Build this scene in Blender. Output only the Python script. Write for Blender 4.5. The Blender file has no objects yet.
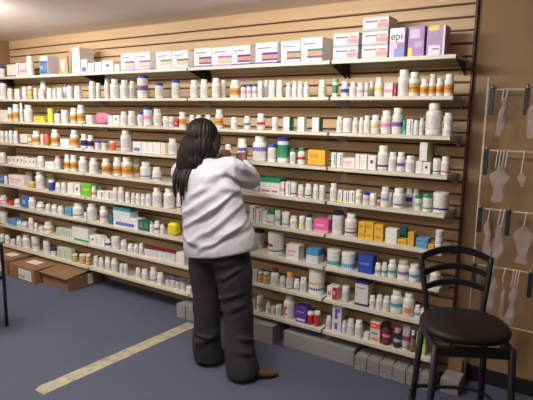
import bpy, bmesh, math, random
from mathutils import Vector, Matrix, noise
random.seed(7)
PI=math.pi
C=bpy.context.scene.collection
D=bpy.data

# ------------------------------------------------------------ materials
def lin(c):
    return tuple((v/12.92 if v<=.04045 else ((v+.055)/1.055)**2.4) for v in c)
def rgb(r,g,b): return lin((r/255,g/255,b/255))
MC={}
def mat(name,col,rough=.5,metal=0,spec=.5,bump=None,noise_=None,coat=0,alpha=1,trans=0):
    if name in MC: return MC[name]
    m=D.materials.new(name); m.use_nodes=True; nt=m.node_tree; b=nt.nodes['Principled BSDF']
    b.inputs['Base Color'].default_value=(*col,1); b.inputs['Roughness'].default_value=rough
    b.inputs['Metallic'].default_value=metal; b.inputs['Specular IOR Level'].default_value=spec
    b.inputs['Coat Weight'].default_value=coat
    b.inputs['Alpha'].default_value=alpha; b.inputs['Transmission Weight'].default_value=trans
    tc=nt.nodes.new('ShaderNodeTexCoord')
    if noise_:
        sc,amt,sq=noise_
        mp=nt.nodes.new('ShaderNodeMapping'); mp.inputs['Scale'].default_value=sq
        n=nt.nodes.new('ShaderNodeTexNoise'); n.inputs['Scale'].default_value=sc; n.inputs['Detail'].default_value=4
        nt.links.new(tc.outputs['Object'],mp.inputs['Vector']); nt.links.new(mp.outputs['Vector'],n.inputs['Vector'])
        r=nt.nodes.new('ShaderNodeValToRGB')
        r.color_ramp.elements[0].position=.35; r.color_ramp.elements[1].position=.65
        r.color_ramp.elements[0].color=(*[v*(1-amt) for v in col],1); r.color_ramp.elements[1].color=(*[min(1,v*(1+amt)) for v in col],1)
        nt.links.new(n.outputs['Fac'],r.inputs['Fac']); nt.links.new(r.outputs['Color'],b.inputs['Base Color'])
    if bump:
        n=nt.nodes.new('ShaderNodeTexNoise'); n.inputs['Scale'].default_value=bump[0]; n.inputs['Detail'].default_value=3
        nt.links.new(tc.outputs['Object'],n.inputs['Vector'])
        bp=nt.nodes.new('ShaderNodeBump'); bp.inputs['Strength'].default_value=bump[1]; bp.inputs['Distance'].default_value=bump[2]
        nt.links.new(n.outputs['Fac'],bp.inputs['Height']); nt.links.new(bp.outputs['Normal'],b.inputs['Normal'])
    MC[name]=m; return m

COL=dict(white=(236,235,232),blue=(38,62,160),navy=(32,34,92),navyline=(40,46,120),blueline=(70,90,170),purple=(120,84,160),
 pink=(226,150,176),amber=(214,150,60),amberdark=(176,112,36),honey=(150,96,34),orange=(212,148,46),yellow=(232,214,60),green=(40,140,96),
 lightgreen=(120,190,130),grey=(170,172,172),red=(196,40,52),redline=(214,70,80),redorange=(232,110,72),teal=(40,130,130),violet=(96,96,190),
 gold=(196,160,60),lightblue=(130,170,205),tealsmall=(80,160,176),tealband=(70,160,190),beige=(205,190,165),violetgrey=(130,124,150),
 orangecap=(236,160,40),maroon=(130,36,60),cream=(226,214,186),redblue=(190,40,80),orangeblue=(224,160,100),orangebig=(222,140,70),
 redswoosh=(200,30,60),greenline=(70,160,100),black=(24,22,24),darkred=(96,34,44),brown=(110,70,48))
CN=dict(navyline='navy',blueline='blue',redline='red',greenline='green',redorange='orange red',tealsmall='teal',tealband='light blue',orangecap='orange',
 redblue='red and blue',orangeblue='orange and blue',orangebig='orange',redswoosh='red swoosh',lightblue='light blue',lightgreen='light green',amberdark='amber',violetgrey='mauve')
def K(n): return rgb(*COL[n])

def banded(name,base,bands,text=.35,rough=.45,tscale=(30,30,16)):
    """bands: (z0,z1,x0,x1,colour) in the object's own 0..1 box; last drawn on top. Small grey print in between."""
    if name in MC: return MC[name]
    m=D.materials.new(name); m.use_nodes=True; nt=m.node_tree; N=nt.nodes; L=nt.links
    b=N['Principled BSDF']; b.inputs['Roughness'].default_value=rough
    tc=N.new('ShaderNodeTexCoord'); sp=N.new('ShaderNodeSeparateXYZ'); L.new(tc.outputs['Generated'],sp.inputs[0])
    def M(op,a,c):
        n=N.new('ShaderNodeMath'); n.operation=op
        for i,v in enumerate((a,c)):
            if isinstance(v,(int,float)): n.inputs[i].default_value=v
            else: L.new(v,n.inputs[i])
        return n.outputs[0]
    def rng(o,lo,hi): return M('MULTIPLY',M('GREATER_THAN',o,lo),M('LESS_THAN',o,hi))
    cur=None
    mx=N.new('ShaderNodeMix'); mx.data_type='RGBA'; mx.inputs['A'].default_value=(*base,1); mx.inputs['B'].default_value=(*[v*.25 for v in base],1)
    mp=N.new('ShaderNodeMapping'); mp.inputs['Scale'].default_value=tscale
    no=N.new('ShaderNodeTexNoise'); no.inputs['Scale'].default_value=1; no.inputs['Detail'].default_value=1
    L.new(tc.outputs['Generated'],mp.inputs[0]); L.new(mp.outputs[0],no.inputs['Vector'])
    tm=M('MULTIPLY',M('MULTIPLY',M('GREATER_THAN',no.outputs['Fac'],.52),rng(sp.outputs['Z'],.12,.9)),text)
    L.new(tm,mx.inputs['Factor']); cur=mx.outputs['Result']
    for z0,z1,x0,x1,c in bands:
        f=rng(sp.outputs['Z'],z0,z1)
        if x0>0 or x1<1: f=M('MULTIPLY',f,rng(sp.outputs['X'],x0,x1))
        q=N.new('ShaderNodeMix'); q.data_type='RGBA'; L.new(f,q.inputs['Factor']); L.new(cur,q.inputs['A']); q.inputs['B'].default_value=(*c,1)
        cur=q.outputs['Result']
    L.new(cur,b.inputs['Base Color']); MC[name]=m; return m

# ------------------------------------------------------------ mesh helpers
def finish(bm,name,m,parent=None,smooth=False,angle=None):
    me=D.meshes.new(name); bm.normal_update(); bm.to_mesh(me); bm.free()
    o=D.objects.new(name,me); C.objects.link(o)
    if m: me.materials.append(m)
    if parent: o.parent=parent
    if smooth:
        for p_ in me.polygons: p_.use_smooth=True
        if angle:
            try: me.set_sharp_from_angle(angle=math.radians(angle))
            except Exception: pass
    return o
def box(bm,x0,x1,y0,y1,z0,z1,bev=0,rot=None):
    r=bmesh.ops.create_cube(bm,size=1); vs=r['verts']
    for v in vs: v.co=Vector((x0+(v.co.x+.5)*(x1-x0),y0+(v.co.y+.5)*(y1-y0),z0+(v.co.z+.5)*(z1-z0)))
    if rot: bmesh.ops.transform(bm,matrix=rot,verts=vs)
    if bev:
        es=list({e for v in vs for e in v.link_edges})
        bmesh.ops.bevel(bm,geom=es,offset=bev,segments=2,affect='EDGES',profile=.5)
def lathe(bm,prof,cx=0,cy=0,seg=20,caps=True):
    rings=[]
    for r,z in prof: rings.append([bm.verts.new((cx+r*math.cos(2*PI*i/seg),cy+r*math.sin(2*PI*i/seg),z)) for i in range(seg)])
    for a,b in zip(rings,rings[1:]):
        for i in range(seg): bm.faces.new((a[i],a[(i+1)%seg],b[(i+1)%seg],b[i]))
    if caps:
        bm.faces.new(list(reversed(rings[0]))); bm.faces.new(rings[-1])
def catmull(pts,sub):
    out=[]; n=len(pts)
    for i in range(n-1):
        p0,p1,p2,p3=pts[max(i-1,0)],pts[i],pts[i+1],pts[min(i+2,n-1)]
        for j in range(sub):
            t=j/sub
            out.append(tuple(.5*((2*b)+(-a+c)*t+(2*a-5*b+4*c-d)*t*t+(-a+3*b-3*c+d)*t**3) for a,b,c,d in zip(p0,p1,p2,p3)))
    out.append(tuple(pts[-1])); return out
def tube(bm,pts,seg=10,sub=1,flat=1.0):
    """pts (x,y,z,r); swept with stable frame"""
    if sub>1: pts=catmull(pts,sub)
    P=[Vector(p_[:3]) for p_ in pts]; R=[max(1e-4,p_[3]) for p_ in pts]
    rings=[]; up=None
    for i,q in enumerate(P):
        t=(P[min(i+1,len(P)-1)]-P[max(i-1,0)]).normalized()
        if up is None:
            up=Vector((0,0,1)) if abs(t.z)<.9 else Vector((1,0,0))
        s=t.cross(up).normalized(); up=s.cross(t).normalized()
        rings.append([bm.verts.new(q+(s*math.cos(2*PI*k/seg)+up*math.sin(2*PI*k/seg)*flat)*R[i]) for k in range(seg)])
    for a,b in zip(rings,rings[1:]):
        for i in range(seg): bm.faces.new((a[i],a[(i+1)%seg],b[(i+1)%seg],b[i]))
    bm.faces.new(list(reversed(rings[0]))); bm.faces.new(rings[-1])
def ell(bm,c,r,rot=None,seg=20):
    q=bmesh.ops.create_uvsphere(bm,u_segments=seg,v_segments=seg//2+2,radius=1)
    M_=Matrix.Translation(c)@(rot or Matrix.Identity(4))@Matrix.Diagonal((*r,1))
    bmesh.ops.transform(bm,matrix=M_,verts=q['verts'])
def loft(bm,secs,seg=36,sub=4,p=2.0):
    """secs (z,cx,cy,a,b,tilt) superellipse sections; tilt raises +x side"""
    S=catmull(secs,sub); rings=[]
    for z,cx,cy,a,b,t in S:
        ring=[]
        for i in range(seg):
            th=2*PI*i/seg; c,s=math.cos(th),math.sin(th)
            x=a*math.copysign(abs(c)**(2/p),c); y=b*math.copysign(abs(s)**(2/p),s)
            ring.append(bm.verts.new((cx+x,cy+y,z+t*x)))
        rings.append(ring)
    for a,b in zip(rings,rings[1:]):
        for i in range(seg): bm.faces.new((a[i],a[(i+1)%seg],b[(i+1)%seg],b[i]))
    bm.faces.new(list(reversed(rings[0]))); bm.faces.new(rings[-1])
def remesh(o,vox,smooth=3):
    m=o.modifiers.new('r','REMESH'); m.mode='VOXEL'; m.voxel_size=vox
    s=o.modifiers.new('s','SMOOTH'); s.factor=.5; s.iterations=smooth
    dg=bpy.context.evaluated_depsgraph_get(); me=D.meshes.new_from_object(o.evaluated_get(dg))
    o.modifiers.clear(); old=o.data; mats=list(old.materials); o.data=me; D.meshes.remove(old)
    if not me.materials:
        for x in mats: me.materials.append(x)
    for p_ in me.polygons: p_.use_smooth=True
    return o
def empty(name,loc,rz=0):
    o=D.objects.new(name,None); C.objects.link(o); o.location=loc; o.rotation_euler=(0,0,rz); o.empty_display_size=.05; return o
def tag(o,label,cat,group=None,kind=None):
    o['label']=label; o['category']=cat
    if group: o['group']=group
    if kind: o['kind']=kind
    return o
def struct(o): o['kind']='structure'; return o

LP=20
LS=19
EXPO=0.08
# ------------------------------------------------------------ layout numbers (metres)
DW=.27            # slat faces; shelf front edges stand at y=0
def SZ(k): return .20+(9-k)*.2286
EDGE=[-5.62,-4.083,-2.783,-1.55,-.765]
ORD=['','top','second','third','fourth','fifth','sixth','seventh','eighth','bottom']
BAY=['far left bay','left bay','middle bay','right bay']

# ------------------------------------------------------------ setting
wall_paint=mat('tan_wall_paint',rgb(150,122,88),.75,bump=(120,.15,.002))
carpet=mat('blue_grey_carpet',rgb(88,93,112),.95,spec=.1,bump=(500,.6,.004),noise_=(160,.28,(1,1,1)))
ceil_m=mat('off_white_ceiling',rgb(236,224,216),.9,bump=(60,.2,.003))
slat_m=mat('maple_laminate',rgb(200,170,132),.5,noise_=(6,.07,(.25,1,6)))
groove_m=mat('groove_brown',rgb(84,58,44),.7)
trim_m=mat('dark_edge_trim',rgb(84,52,42),.5)
base_m=mat('black_rubber_base',rgb(24,24,34),.6)
X0,X1,YB,YF,ZC=-5.70,2.6,.292,-5.2,2.44
def plane(name,vs,m):
    bm=bmesh.new(); bm.faces.new([bm.verts.new(v) for v in vs]); return struct(finish(bm,name,m))
bm=bmesh.new(); box(bm,X0,X1,YF,YB,-.05,0); struct(finish(bm,'floor',carpet))
bm=bmesh.new(); box(bm,X0-.1,X1+.1,YF-.1,YB+.1,ZC,ZC+.05); struct(finish(bm,'ceiling',ceil_m))
bm=bmesh.new(); box(bm,X0-.1,X1+.1,YB,YB+.1,-.05,ZC); struct(finish(bm,'wall_back',wall_paint))
bm=bmesh.new(); box(bm,X0-.1,X0,YF,YB,-.05,ZC); struct(finish(bm,'wall_left',wall_paint))
bm=bmesh.new(); box(bm,X1,X1+.1,YF,YB,-.05,ZC); struct(finish(bm,'wall_right',wall_paint))
bm=bmesh.new(); box(bm,X0-.1,X1+.1,YF-.1,YF,-.05,ZC); struct(finish(bm,'wall_front',wall_paint))
bm=bmesh.new(); box(bm,-.73,X1,YB-.012,YB,0,.10,.003); struct(finish(bm,'baseboard_back',base_m))
bm=bmesh.new(); box(bm,X0,X0+.012,YF,YB,0,.10,.003); struct(finish(bm,'baseboard_left',base_m))
# slatwall: two 2.44 m sheets of horizontal boards with real grooves every 76 mm
def slats(x0,x1,name):
    bm=bmesh.new(); z=0.0; gz=sorted(2.347-.0762*i for i in range(31) if 2.347-.0762*i>.02)
    lo=0.0
    for g in gz+[ZC]:
        hi=g-.006 if g<ZC else ZC
        vs=[]
        # one board with softened lips
        c=.003
        pr=[(YB,lo),(DW+c,lo),(DW,lo+c),(DW,hi-c),(DW+c,hi),(YB,hi)]
        a=[bm.verts.new((x0,y,z_)) for y,z_ in pr]; b=[bm.verts.new((x1,y,z_)) for y,z_ in pr]
        for i in range(5): bm.faces.new((a[i],b[i],b[i+1],a[i+1]))
        bm.faces.new(list(reversed(a))); bm.faces.new(b)
        lo=g+.006
    n0=len(bm.faces)
    for g in gz:   # groove floors
        f=bm.faces.new([bm.verts.new(v) for v in ((x0,YB-.008,g-.007),(x1,YB-.008,g-.007),(x1,YB-.008,g+.007),(x0,YB-.008,g+.007))]); f.material_index=1
    o=finish(bm,name,slat_m); o.data.materials.append(groove_m); return struct(o)
slats(-5.66,-3.2005,'trim_1'); slats(-3.1995,-.747,'trim_2')
bm=bmesh.new(); box(bm,-.746,-.732,DW-.004,YB,0,ZC,.002); struct(finish(bm,'trim_3',trim_m))

# ceiling lights, all out of the frame
frame_m=mat('lamp_frame',rgb(230,230,230),.5)
diff=D.materials.new('lamp_diffuser'); diff.use_nodes=True; nb=diff.node_tree.nodes['Principled BSDF']
nb.inputs['Base Color'].default_value=(.9,.9,.9,1); nb.inputs['Emission Color'].default_value=(1,.95,.88,1); nb.inputs['Emission Strength'].default_value=2.0
LAMPS=[(-1.75,-1.6,1.05,'the person'),(-4.4,-1.5,1.2,'the cardboard boxes'),(-1.0,-4.2,.35,'the spot behind the camera'),(-4.3,-3.7,.45,'the left foreground')]
for x,y,pw,wh in LAMPS:
    t=tag(empty('ceiling_light',(x,y,ZC)),'white rectangular fluorescent ceiling light above '+wh,'ceiling light','fluorescent ceiling lights')
    bm=bmesh.new()
    for a in ((-.62,.62,-.31,-.28),(-.62,.62,.28,.31),(-.62,-.59,-.28,.28),(.59,.62,-.28,.28)): box(bm,*a,-.10,-.001,.004)
    finish(bm,'frame',frame_m,t)
    bm=bmesh.new(); box(bm,-.588,.588,-.278,.278,-.13,-.06,.02); finish(bm,'diffuser',diff,t)
    l=D.lights.new('fluorescent_tube_light','AREA'); l.shape='RECTANGLE'; l.size=1.15; l.size_y=.52; l.energy=LP*pw; l.color=(1,.95,.88)
    lo=D.objects.new('tube_light',l); C.objects.link(lo); lo.parent=t; lo.location=(0,0,-.135)
    for s in (-1,1):    # the wraparound lens also throws light sideways
        l2=D.lights.new('fluorescent_side_light','AREA'); l2.shape='RECTANGLE'; l2.size=1.15; l2.size_y=.08; l2.energy=LS*pw; l2.color=(1,.95,.88)
        o2=D.objects.new('side_light',l2); C.objects.link(o2); o2.parent=t; o2.location=(0,s*.325,-.09); o2.rotation_euler=(s*math.radians(104),0,0)

# ------------------------------------------------------------ shelves
shelf_m=mat('cream_enamel_steel',rgb(212,208,192),.4,spec=.5)
brk_d=mat('black_bracket_steel',rgb(26,25,28),.45)
brk_l=mat('pale_grey_bracket',rgb(176,180,186),.4)
for k in range(1,10):
    for b in range(4):
        x0,x1=EDGE[b]+.008,EDGE[b+1]-.008; z=SZ(k)
        t=tag(empty('metal_shelf',((x0+x1)/2,.13,z)),'cream metal shelf on the slat wall, %s, %s'%({1:'topmost of nine',9:'lowest of nine'}.get(k,ORD[k]+' from the top'),BAY[b]),'shelf','cream metal shelves on the slat wall')
        w=(x1-x0)/2; bm=bmesh.new()
        box(bm,-w,w,-.13,.138,-.003,0)
        box(bm,-w,w,-.13,-.1275,-.022,-.003)           # front lip
        box(bm,-w,w,-.1275,-.11,-.022,-.020)         # lip return
        box(bm,-w,-w+.002,-.11,.138,-.02,-.003); box(bm,w-.002,w,-.11,.138,-.02,-.003)
        box(bm,-w,w,.1355,.138,-.03,-.003)
        finish(bm,'shelf_tray',shelf_m,t)
        for s in (-1,1):
            bx=s*(w-.006)
            bm=bmesh.new(); v=[]
            pr=[(.139,-.004),(-.105,-.004),(-.105,-.02),(.05,-.055 if k>1 else -.07),(.139,-.075 if k>1 else -.1)]
            a=[bm.verts.new((bx-.0015 ,y,zz)) for y,zz in pr]; c=[bm.verts.new((bx+.0015,y,zz)) for y,zz in pr]
            bm.faces.new(a); bm.faces.new(list(reversed(c)))
            for i in range(5): bm.faces.new((a[i],a[(i+1)%5],c[(i+1)%5],c[i]))
            bmesh.ops.recalc_face_normals(bm,faces=bm.faces)
            finish(bm,'bracket',brk_d if k==1 else brk_l,t)
# ------------------------------------------------------------ goods on the shelves
# columns: shelf, kind, x, y, width, depth, base z, height, count stacked, bay, look
ITEMS=[(1,'c',-5.457,0.057,0.0579,0.0579,2.029,0.114,1,0,'cap=blue'),
(1,'x',-5.245,0.075,0.1563,0.09,2.029,0.124,1,0,'st=cream_bluefoot'),
(1,'x',-5.126,0.065,0.0628,0.0691,2.029,0.134,1,0,'st=darkstripe'),
(1,'x',-5.042,0.075,0.0873,0.09,2.029,0.13,1,0,'st=pink'),
(1,'b',-4.959,0.065,0.076,0.076,2.029,0.198,1,0,''),
(1,'x',-4.676,0.09,0.1306,0.12,2.029,0.181,1,0,'st=bluephoto'),
(1,'x',-4.368,0.095,0.1373,0.13,2.029,0.166,1,0,'st=kraft'),
(1,'x',-4.264,0.1,0.0388,0.14,2.029,0.206,1,0,'st=tangreen'),
(1,'x',-4.178,0.11,0.1125,0.16,2.029,0.232,3,0,'st=pinktext'),
(1,'x',-4.061,0.075,0.0925,0.09,2.029,0.121,1,1,'st=bluemarks'),
(1,'x',-3.964,0.074,0.0793,0.0872,2.029,0.086,1,1,'st=white'),
(1,'x',-3.869,0.075,0.0816,0.0898,2.029,0.091,1,1,'st=white'),
(1,'x',-3.742,0.075,0.1452,0.09,2.029,0.098,1,1,'st=darkdot'),
(1,'x',-3.621,0.062,0.0577,0.0634,2.029,0.063,1,1,'st=white'),
(1,'x',-3.486,0.085,0.1612,0.11,2.029,0.148,1,1,'st=p_purple'),
(1,'x',-3.306,0.085,0.1801,0.11,2.029,0.147,1,1,'st=p_purple'),
(1,'x',-3.062,0.085,0.1692,0.11,2.029,0.138,1,1,'st=p_green'),
(1,'x',-2.884,0.085,0.1698,0.11,2.029,0.136,1,1,'st=p_green'),
(1,'x',-2.652,0.085,0.1695,0.11,2.029,0.142,1,2,'st=p_blue'),
(1,'x',-2.466,0.085,0.1826,0.11,2.029,0.139,1,2,'st=p_magenta'),
(1,'x',-2.288,0.085,0.1618,0.11,2.029,0.139,1,2,'st=p_blue'),
(1,'x',-2.069,0.085,0.1811,0.11,2.029,0.146,1,2,'st=p_blue'),
(1,'x',-1.87,0.085,0.1507,0.11,2.029,0.144,1,2,'st=p_teal'),
(1,'x',-1.708,0.11,0.1583,0.16,2.029,0.156,1,2,'st=p_teal'),
(1,'x',-1.463,0.105,0.174,0.15,2.029,0.167,2,3,'st=greyred'),
(1,'x',-1.269,0.105,0.1663,0.15,2.029,0.247,3,3,'st=greyred'),
(1,'x',-1.127,0.075,0.0932,0.09,2.029,0.172,1,3,'st=epi'),
(1,'x',-1.012,0.075,0.0954,0.09,2.029,0.174,1,3,'st=purpleyellowfoot'),
(1,'x',-0.898,0.085,0.103,0.11,2.029,0.168,1,3,'st=purpleyellowtop'),
(2,'c',-5.485,0.067,0.0817,0.0817,1.8,0.19,1,0,'cap=navy'),
(2,'b',-5.332,0.056,0.0576,0.0576,1.8,0.113,1,0,''),
(2,'b',-5.201,0.061,0.0683,0.0683,1.8,0.106,1,0,''),
(2,'b',-5.065,0.056,0.056,0.056,1.8,0.123,1,0,''),
(2,'b',-4.967,0.055,0.0554,0.0554,1.8,0.127,1,0,'body=amber'),
(2,'b',-4.859,0.046,0.035,0.035,1.8,0.11,1,0,''),
(2,'b',-4.92,0.176,0.0673,0.0673,1.8,0.19,1,0,''),
(2,'b',-4.777,0.06,0.0653,0.0653,1.8,0.099,1,0,''),
(2,'b',-4.636,0.055,0.0536,0.0536,1.8,0.107,1,0,''),
(2,'b',-4.548,0.047,0.0371,0.0371,1.8,0.095,1,0,''),
(2,'b',-4.474,0.059,0.0632,0.0632,1.8,0.104,1,0,''),
(2,'b',-4.537,0.17,0.0539,0.0539,1.8,0.149,1,0,'cap=purple'),
(2,'b',-4.319,0.056,0.0569,0.0569,1.8,0.12,1,0,''),
(2,'b',-4.205,0.063,0.0715,0.0715,1.8,0.118,1,0,''),
(2,'b',-3.994,0.06,0.0647,0.0647,1.8,0.155,1,1,''),
(2,'b',-4.044,0.166,0.0459,0.0459,1.8,0.149,1,1,''),
(2,'b',-3.922,0.17,0.0553,0.0553,1.8,0.19,1,1,''),
(2,'b',-3.697,0.065,0.0769,0.0769,1.8,0.17,1,1,''),
(2,'b',-3.567,0.065,0.0758,0.0758,1.8,0.158,1,1,''),
(2,'b',-3.585,0.172,0.0581,0.0581,1.8,0.157,1,1,''),
(2,'c',-3.351,0.072,0.0922,0.0922,1.8,0.19,1,1,'cap=blue,band=purple'),
(2,'c',-3.147,0.061,0.0675,0.0675,1.8,0.124,1,1,'cap=blue'),
(2,'c',-2.961,0.06,0.0658,0.0658,1.8,0.143,1,1,'cap=blue'),
(2,'b',-2.763,0.059,0.0611,0.0611,1.8,0.138,1,2,''),
(2,'b',-2.66,0.059,0.0603,0.0603,1.8,0.14,1,2,''),
(2,'b',-2.544,0.06,0.0633,0.0633,1.8,0.148,1,2,''),
(2,'b',-2.554,0.164,0.0405,0.0405,1.8,0.14,1,2,''),
(2,'b',-2.364,0.065,0.0734,0.0734,1.8,0.129,1,2,'band=orange'),
(2,'c',-2.276,0.048,0.038,0.038,1.8,0.094,1,2,'cap=blue,band=pink'),
(2,'c',-2.225,0.048,0.0378,0.0378,1.8,0.097,1,2,'cap=blue,band=pink'),
(2,'c',-2.177,0.048,0.0375,0.0375,1.8,0.096,1,2,'cap=blue,band=pink'),
(2,'b',-2.127,0.049,0.0394,0.0394,1.8,0.116,1,2,''),
(2,'b',-2.151,0.162,0.0344,0.0344,1.8,0.13,1,2,''),
(2,'b',-2.031,0.055,0.0514,0.0514,1.8,0.117,1,2,''),
(2,'b',-1.965,0.053,0.0472,0.0472,1.8,0.119,1,2,''),
(2,'b',-1.89,0.047,0.0359,0.0359,1.8,0.097,1,2,''),
(2,'b',-1.841,0.047,0.0356,0.0356,1.8,0.106,1,2,''),
(2,'b',-1.797,0.047,0.0354,0.0354,1.8,0.105,1,2,''),
(2,'b',-1.749,0.048,0.0379,0.0379,1.8,0.1,1,2,''),
(2,'b',-1.632,0.055,0.0518,0.0518,1.8,0.111,1,2,''),
(2,'c',-1.535,0.05,0.0407,0.0407,1.8,0.115,1,3,'cap=lightgreen,band=green'),
(2,'b',-1.468,0.054,0.0504,0.0504,1.8,0.098,1,3,'band=blue'),
(2,'b',-1.409,0.05,0.0419,0.0419,1.8,0.093,1,3,''),
(2,'b',-1.358,0.053,0.0476,0.0476,1.8,0.086,1,3,'band=pink'),
(2,'c',-1.313,0.043,0.0262,0.0262,1.8,0.084,1,3,'band=grey'),
(2,'b',-1.328,0.161,0.0324,0.0324,1.8,0.104,1,3,''),
(2,'b',-1.235,0.055,0.0517,0.0517,1.8,0.117,1,3,'band=yellow'),
(2,'x',-1.166,0.06,0.0541,0.0596,1.8,0.083,1,3,'st=pink'),
(2,'x',-1.125,0.05,0.011,0.04,1.8,0.073,1,3,'st=red'),
(2,'b',-1.084,0.065,0.0678,0.0678,1.8,0.158,1,3,''),
(2,'b',-1.016,0.06,0.0623,0.0623,1.8,0.143,1,3,'band=orange'),
(2,'b',-0.952,0.052,0.0462,0.0462,1.8,0.1,1,3,'band=orange'),
(2,'b',-0.906,0.049,0.039,0.039,1.8,0.105,1,3,'band=orange'),
(2,'b',-0.937,0.167,0.0468,0.0468,1.8,0.137,1,3,''),
(2,'b',-0.863,0.049,0.0393,0.0393,1.8,0.103,1,3,'band=orange'),
(2,'b',-0.812,0.056,0.054,0.054,1.8,0.125,1,3,'band=orange'),
(3,'x',-5.449,0.075,0.1302,0.09,1.572,0.117,1,0,'st=white'),
(3,'b',-5.356,0.057,0.0525,0.0525,1.572,0.144,1,0,'band=orange'),
(3,'b',-5.254,0.062,0.0689,0.0689,1.572,0.181,1,0,'band=orange'),
(3,'b',-5.13,0.046,0.0339,0.0339,1.572,0.19,1,0,''),
(3,'b',-5.042,0.071,0.0901,0.0901,1.572,0.171,1,0,''),
(3,'x',-4.803,0.075,0.1701,0.09,1.572,0.057,1,0,'st=yellow'),
(3,'c',-4.64,0.057,0.0593,0.0593,1.572,0.137,1,0,'body=yellow,cap=yellow'),
(3,'b',-4.533,0.062,0.0694,0.0694,1.572,0.114,1,0,'cap=navy'),
(3,'c',-4.421,0.064,0.0738,0.0738,1.572,0.125,1,0,''),
(3,'b',-4.282,0.061,0.0674,0.0674,1.572,0.144,1,0,'band=orange'),
(3,'b',-4.176,0.063,0.0717,0.0717,1.572,0.172,1,0,'band=orange'),
(3,'x',-4.023,0.069,0.0716,0.0788,1.572,0.081,1,1,'st=darkstripe'),
(3,'g',-3.869,0.075,0.1935,0.09,1.572,0.11,1,1,'st=pinkbag'),
(3,'x',-3.729,0.063,0.0602,0.0662,1.572,0.081,1,1,'st=white'),
(3,'x',-3.651,0.073,0.0706,0.0865,1.572,0.086,1,1,'st=darkdot'),
(3,'b',-3.583,0.062,0.061,0.061,1.572,0.117,1,1,''),
(3,'b',-3.482,0.063,0.071,0.071,1.572,0.123,1,1,''),
(3,'c',-3.366,0.054,0.0512,0.0512,1.572,0.115,1,1,'cap=blue'),
(3,'c',-3.289,0.064,0.0738,0.0738,1.572,0.157,1,1,'cap=blue,band=pink'),
(3,'b',-3.171,0.061,0.0682,0.0682,1.572,0.141,1,1,''),
(3,'b',-3.065,0.051,0.0449,0.0449,1.572,0.085,1,1,''),
(3,'b',-3.003,0.05,0.0445,0.0445,1.572,0.082,1,1,'band=pink'),
(3,'x',-2.935,0.05,0.0289,0.0409,1.572,0.063,1,1,'st=red'),
(3,'b',-2.89,0.06,0.0575,0.0575,1.572,0.119,1,1,'band=orange'),
(3,'b',-2.78,0.052,0.0453,0.0453,1.572,0.097,1,2,''),
(3,'b',-2.711,0.054,0.049,0.049,1.572,0.098,1,2,''),
(3,'b',-2.618,0.053,0.0484,0.0484,1.572,0.099,1,2,''),
(3,'b',-2.511,0.059,0.0596,0.0596,1.572,0.141,1,2,'band=orange'),
(3,'b',-2.364,0.054,0.0507,0.0507,1.572,0.087,1,2,''),
(3,'b',-2.243,0.054,0.0498,0.0498,1.572,0.096,1,2,'band=teal'),
(3,'b',-2.124,0.059,0.0602,0.0602,1.572,0.116,1,2,'band=red'),
(3,'c',-1.998,0.051,0.0443,0.0443,1.572,0.092,1,2,''),
(3,'x',-1.89,0.055,0.057,0.05,1.572,0.094,1,2,'st=greenback'),
(3,'x',-1.776,0.05,0.0511,0.04,1.572,0.095,1,2,'st=white'),
(3,'x',-1.66,0.055,0.0569,0.05,1.572,0.094,1,2,'st=greenback'),
(3,'b',-1.493,0.05,0.0409,0.0409,1.572,0.103,1,3,''),
(3,'c',-1.441,0.059,0.061,0.061,1.572,0.094,1,3,''),
(3,'b',-1.38,0.047,0.0361,0.0361,1.572,0.098,1,3,''),
(3,'b',-1.338,0.044,0.0292,0.0292,1.572,0.099,1,3,''),
(3,'b',-1.302,0.05,0.0409,0.0409,1.572,0.112,1,3,''),
(3,'b',-1.249,0.055,0.0525,0.0525,1.572,0.115,1,3,'band=yellow'),
(3,'b',-1.18,0.06,0.0616,0.0616,1.572,0.144,1,3,'band=pink'),
(3,'b',-1.108,0.061,0.064,0.064,1.572,0.16,1,3,'band=purple'),
(3,'x',-1.055,0.05,0.0149,0.04,1.572,0.091,1,3,'st=green'),
(3,'x',-1.022,0.052,0.0379,0.0438,1.572,0.094,1,3,'st=darkstripe'),
(3,'b',-0.985,0.047,0.0325,0.0325,1.572,0.089,1,3,''),
(3,'b',-0.952,0.043,0.0232,0.0232,1.572,0.101,1,3,''),
(3,'b',-0.892,0.077,0.0929,0.0929,1.572,0.19,1,3,''),
(3,'b',-0.802,0.056,0.0546,0.0546,1.572,0.132,2,3,''),
(4,'b',-5.533,0.053,0.0512,0.0512,1.343,0.12,1,0,''),
(4,'b',-5.441,0.051,0.0448,0.0448,1.343,0.123,1,0,''),
(4,'b',-5.359,0.052,0.0479,0.0479,1.343,0.131,1,0,''),
(4,'b',-5.272,0.054,0.0522,0.0522,1.343,0.128,1,0,''),
(4,'x',-5.1,0.075,0.1236,0.09,1.343,0.102,1,0,'st=cream_bluefoot'),
(4,'b',-5.013,0.053,0.047,0.047,1.343,0.063,1,0,'band=orange'),
(4,'b',-4.924,0.069,0.0841,0.0841,1.343,0.138,1,0,'band=orange'),
(4,'b',-4.788,0.045,0.0331,0.0331,1.343,0.112,1,0,''),
(4,'c',-4.724,0.054,0.0526,0.0526,1.343,0.114,1,0,'body=redorange,cap=redorange'),
(4,'b',-4.6,0.067,0.0812,0.0812,1.343,0.162,1,0,'band=orange'),
(4,'x',-4.404,0.075,0.131,0.09,1.343,0.077,1,0,'st=white'),
(4,'b',-4.296,0.068,0.0812,0.0812,1.343,0.165,1,0,'band=orange'),
(4,'b',-4.14,0.06,0.0649,0.0649,1.343,0.132,1,0,'band=navy'),
(4,'b',-4.043,0.057,0.059,0.059,1.343,0.126,1,1,'band=navy'),
(4,'c',-3.939,0.053,0.0504,0.0504,1.343,0.075,1,1,'cap=blue'),
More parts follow.
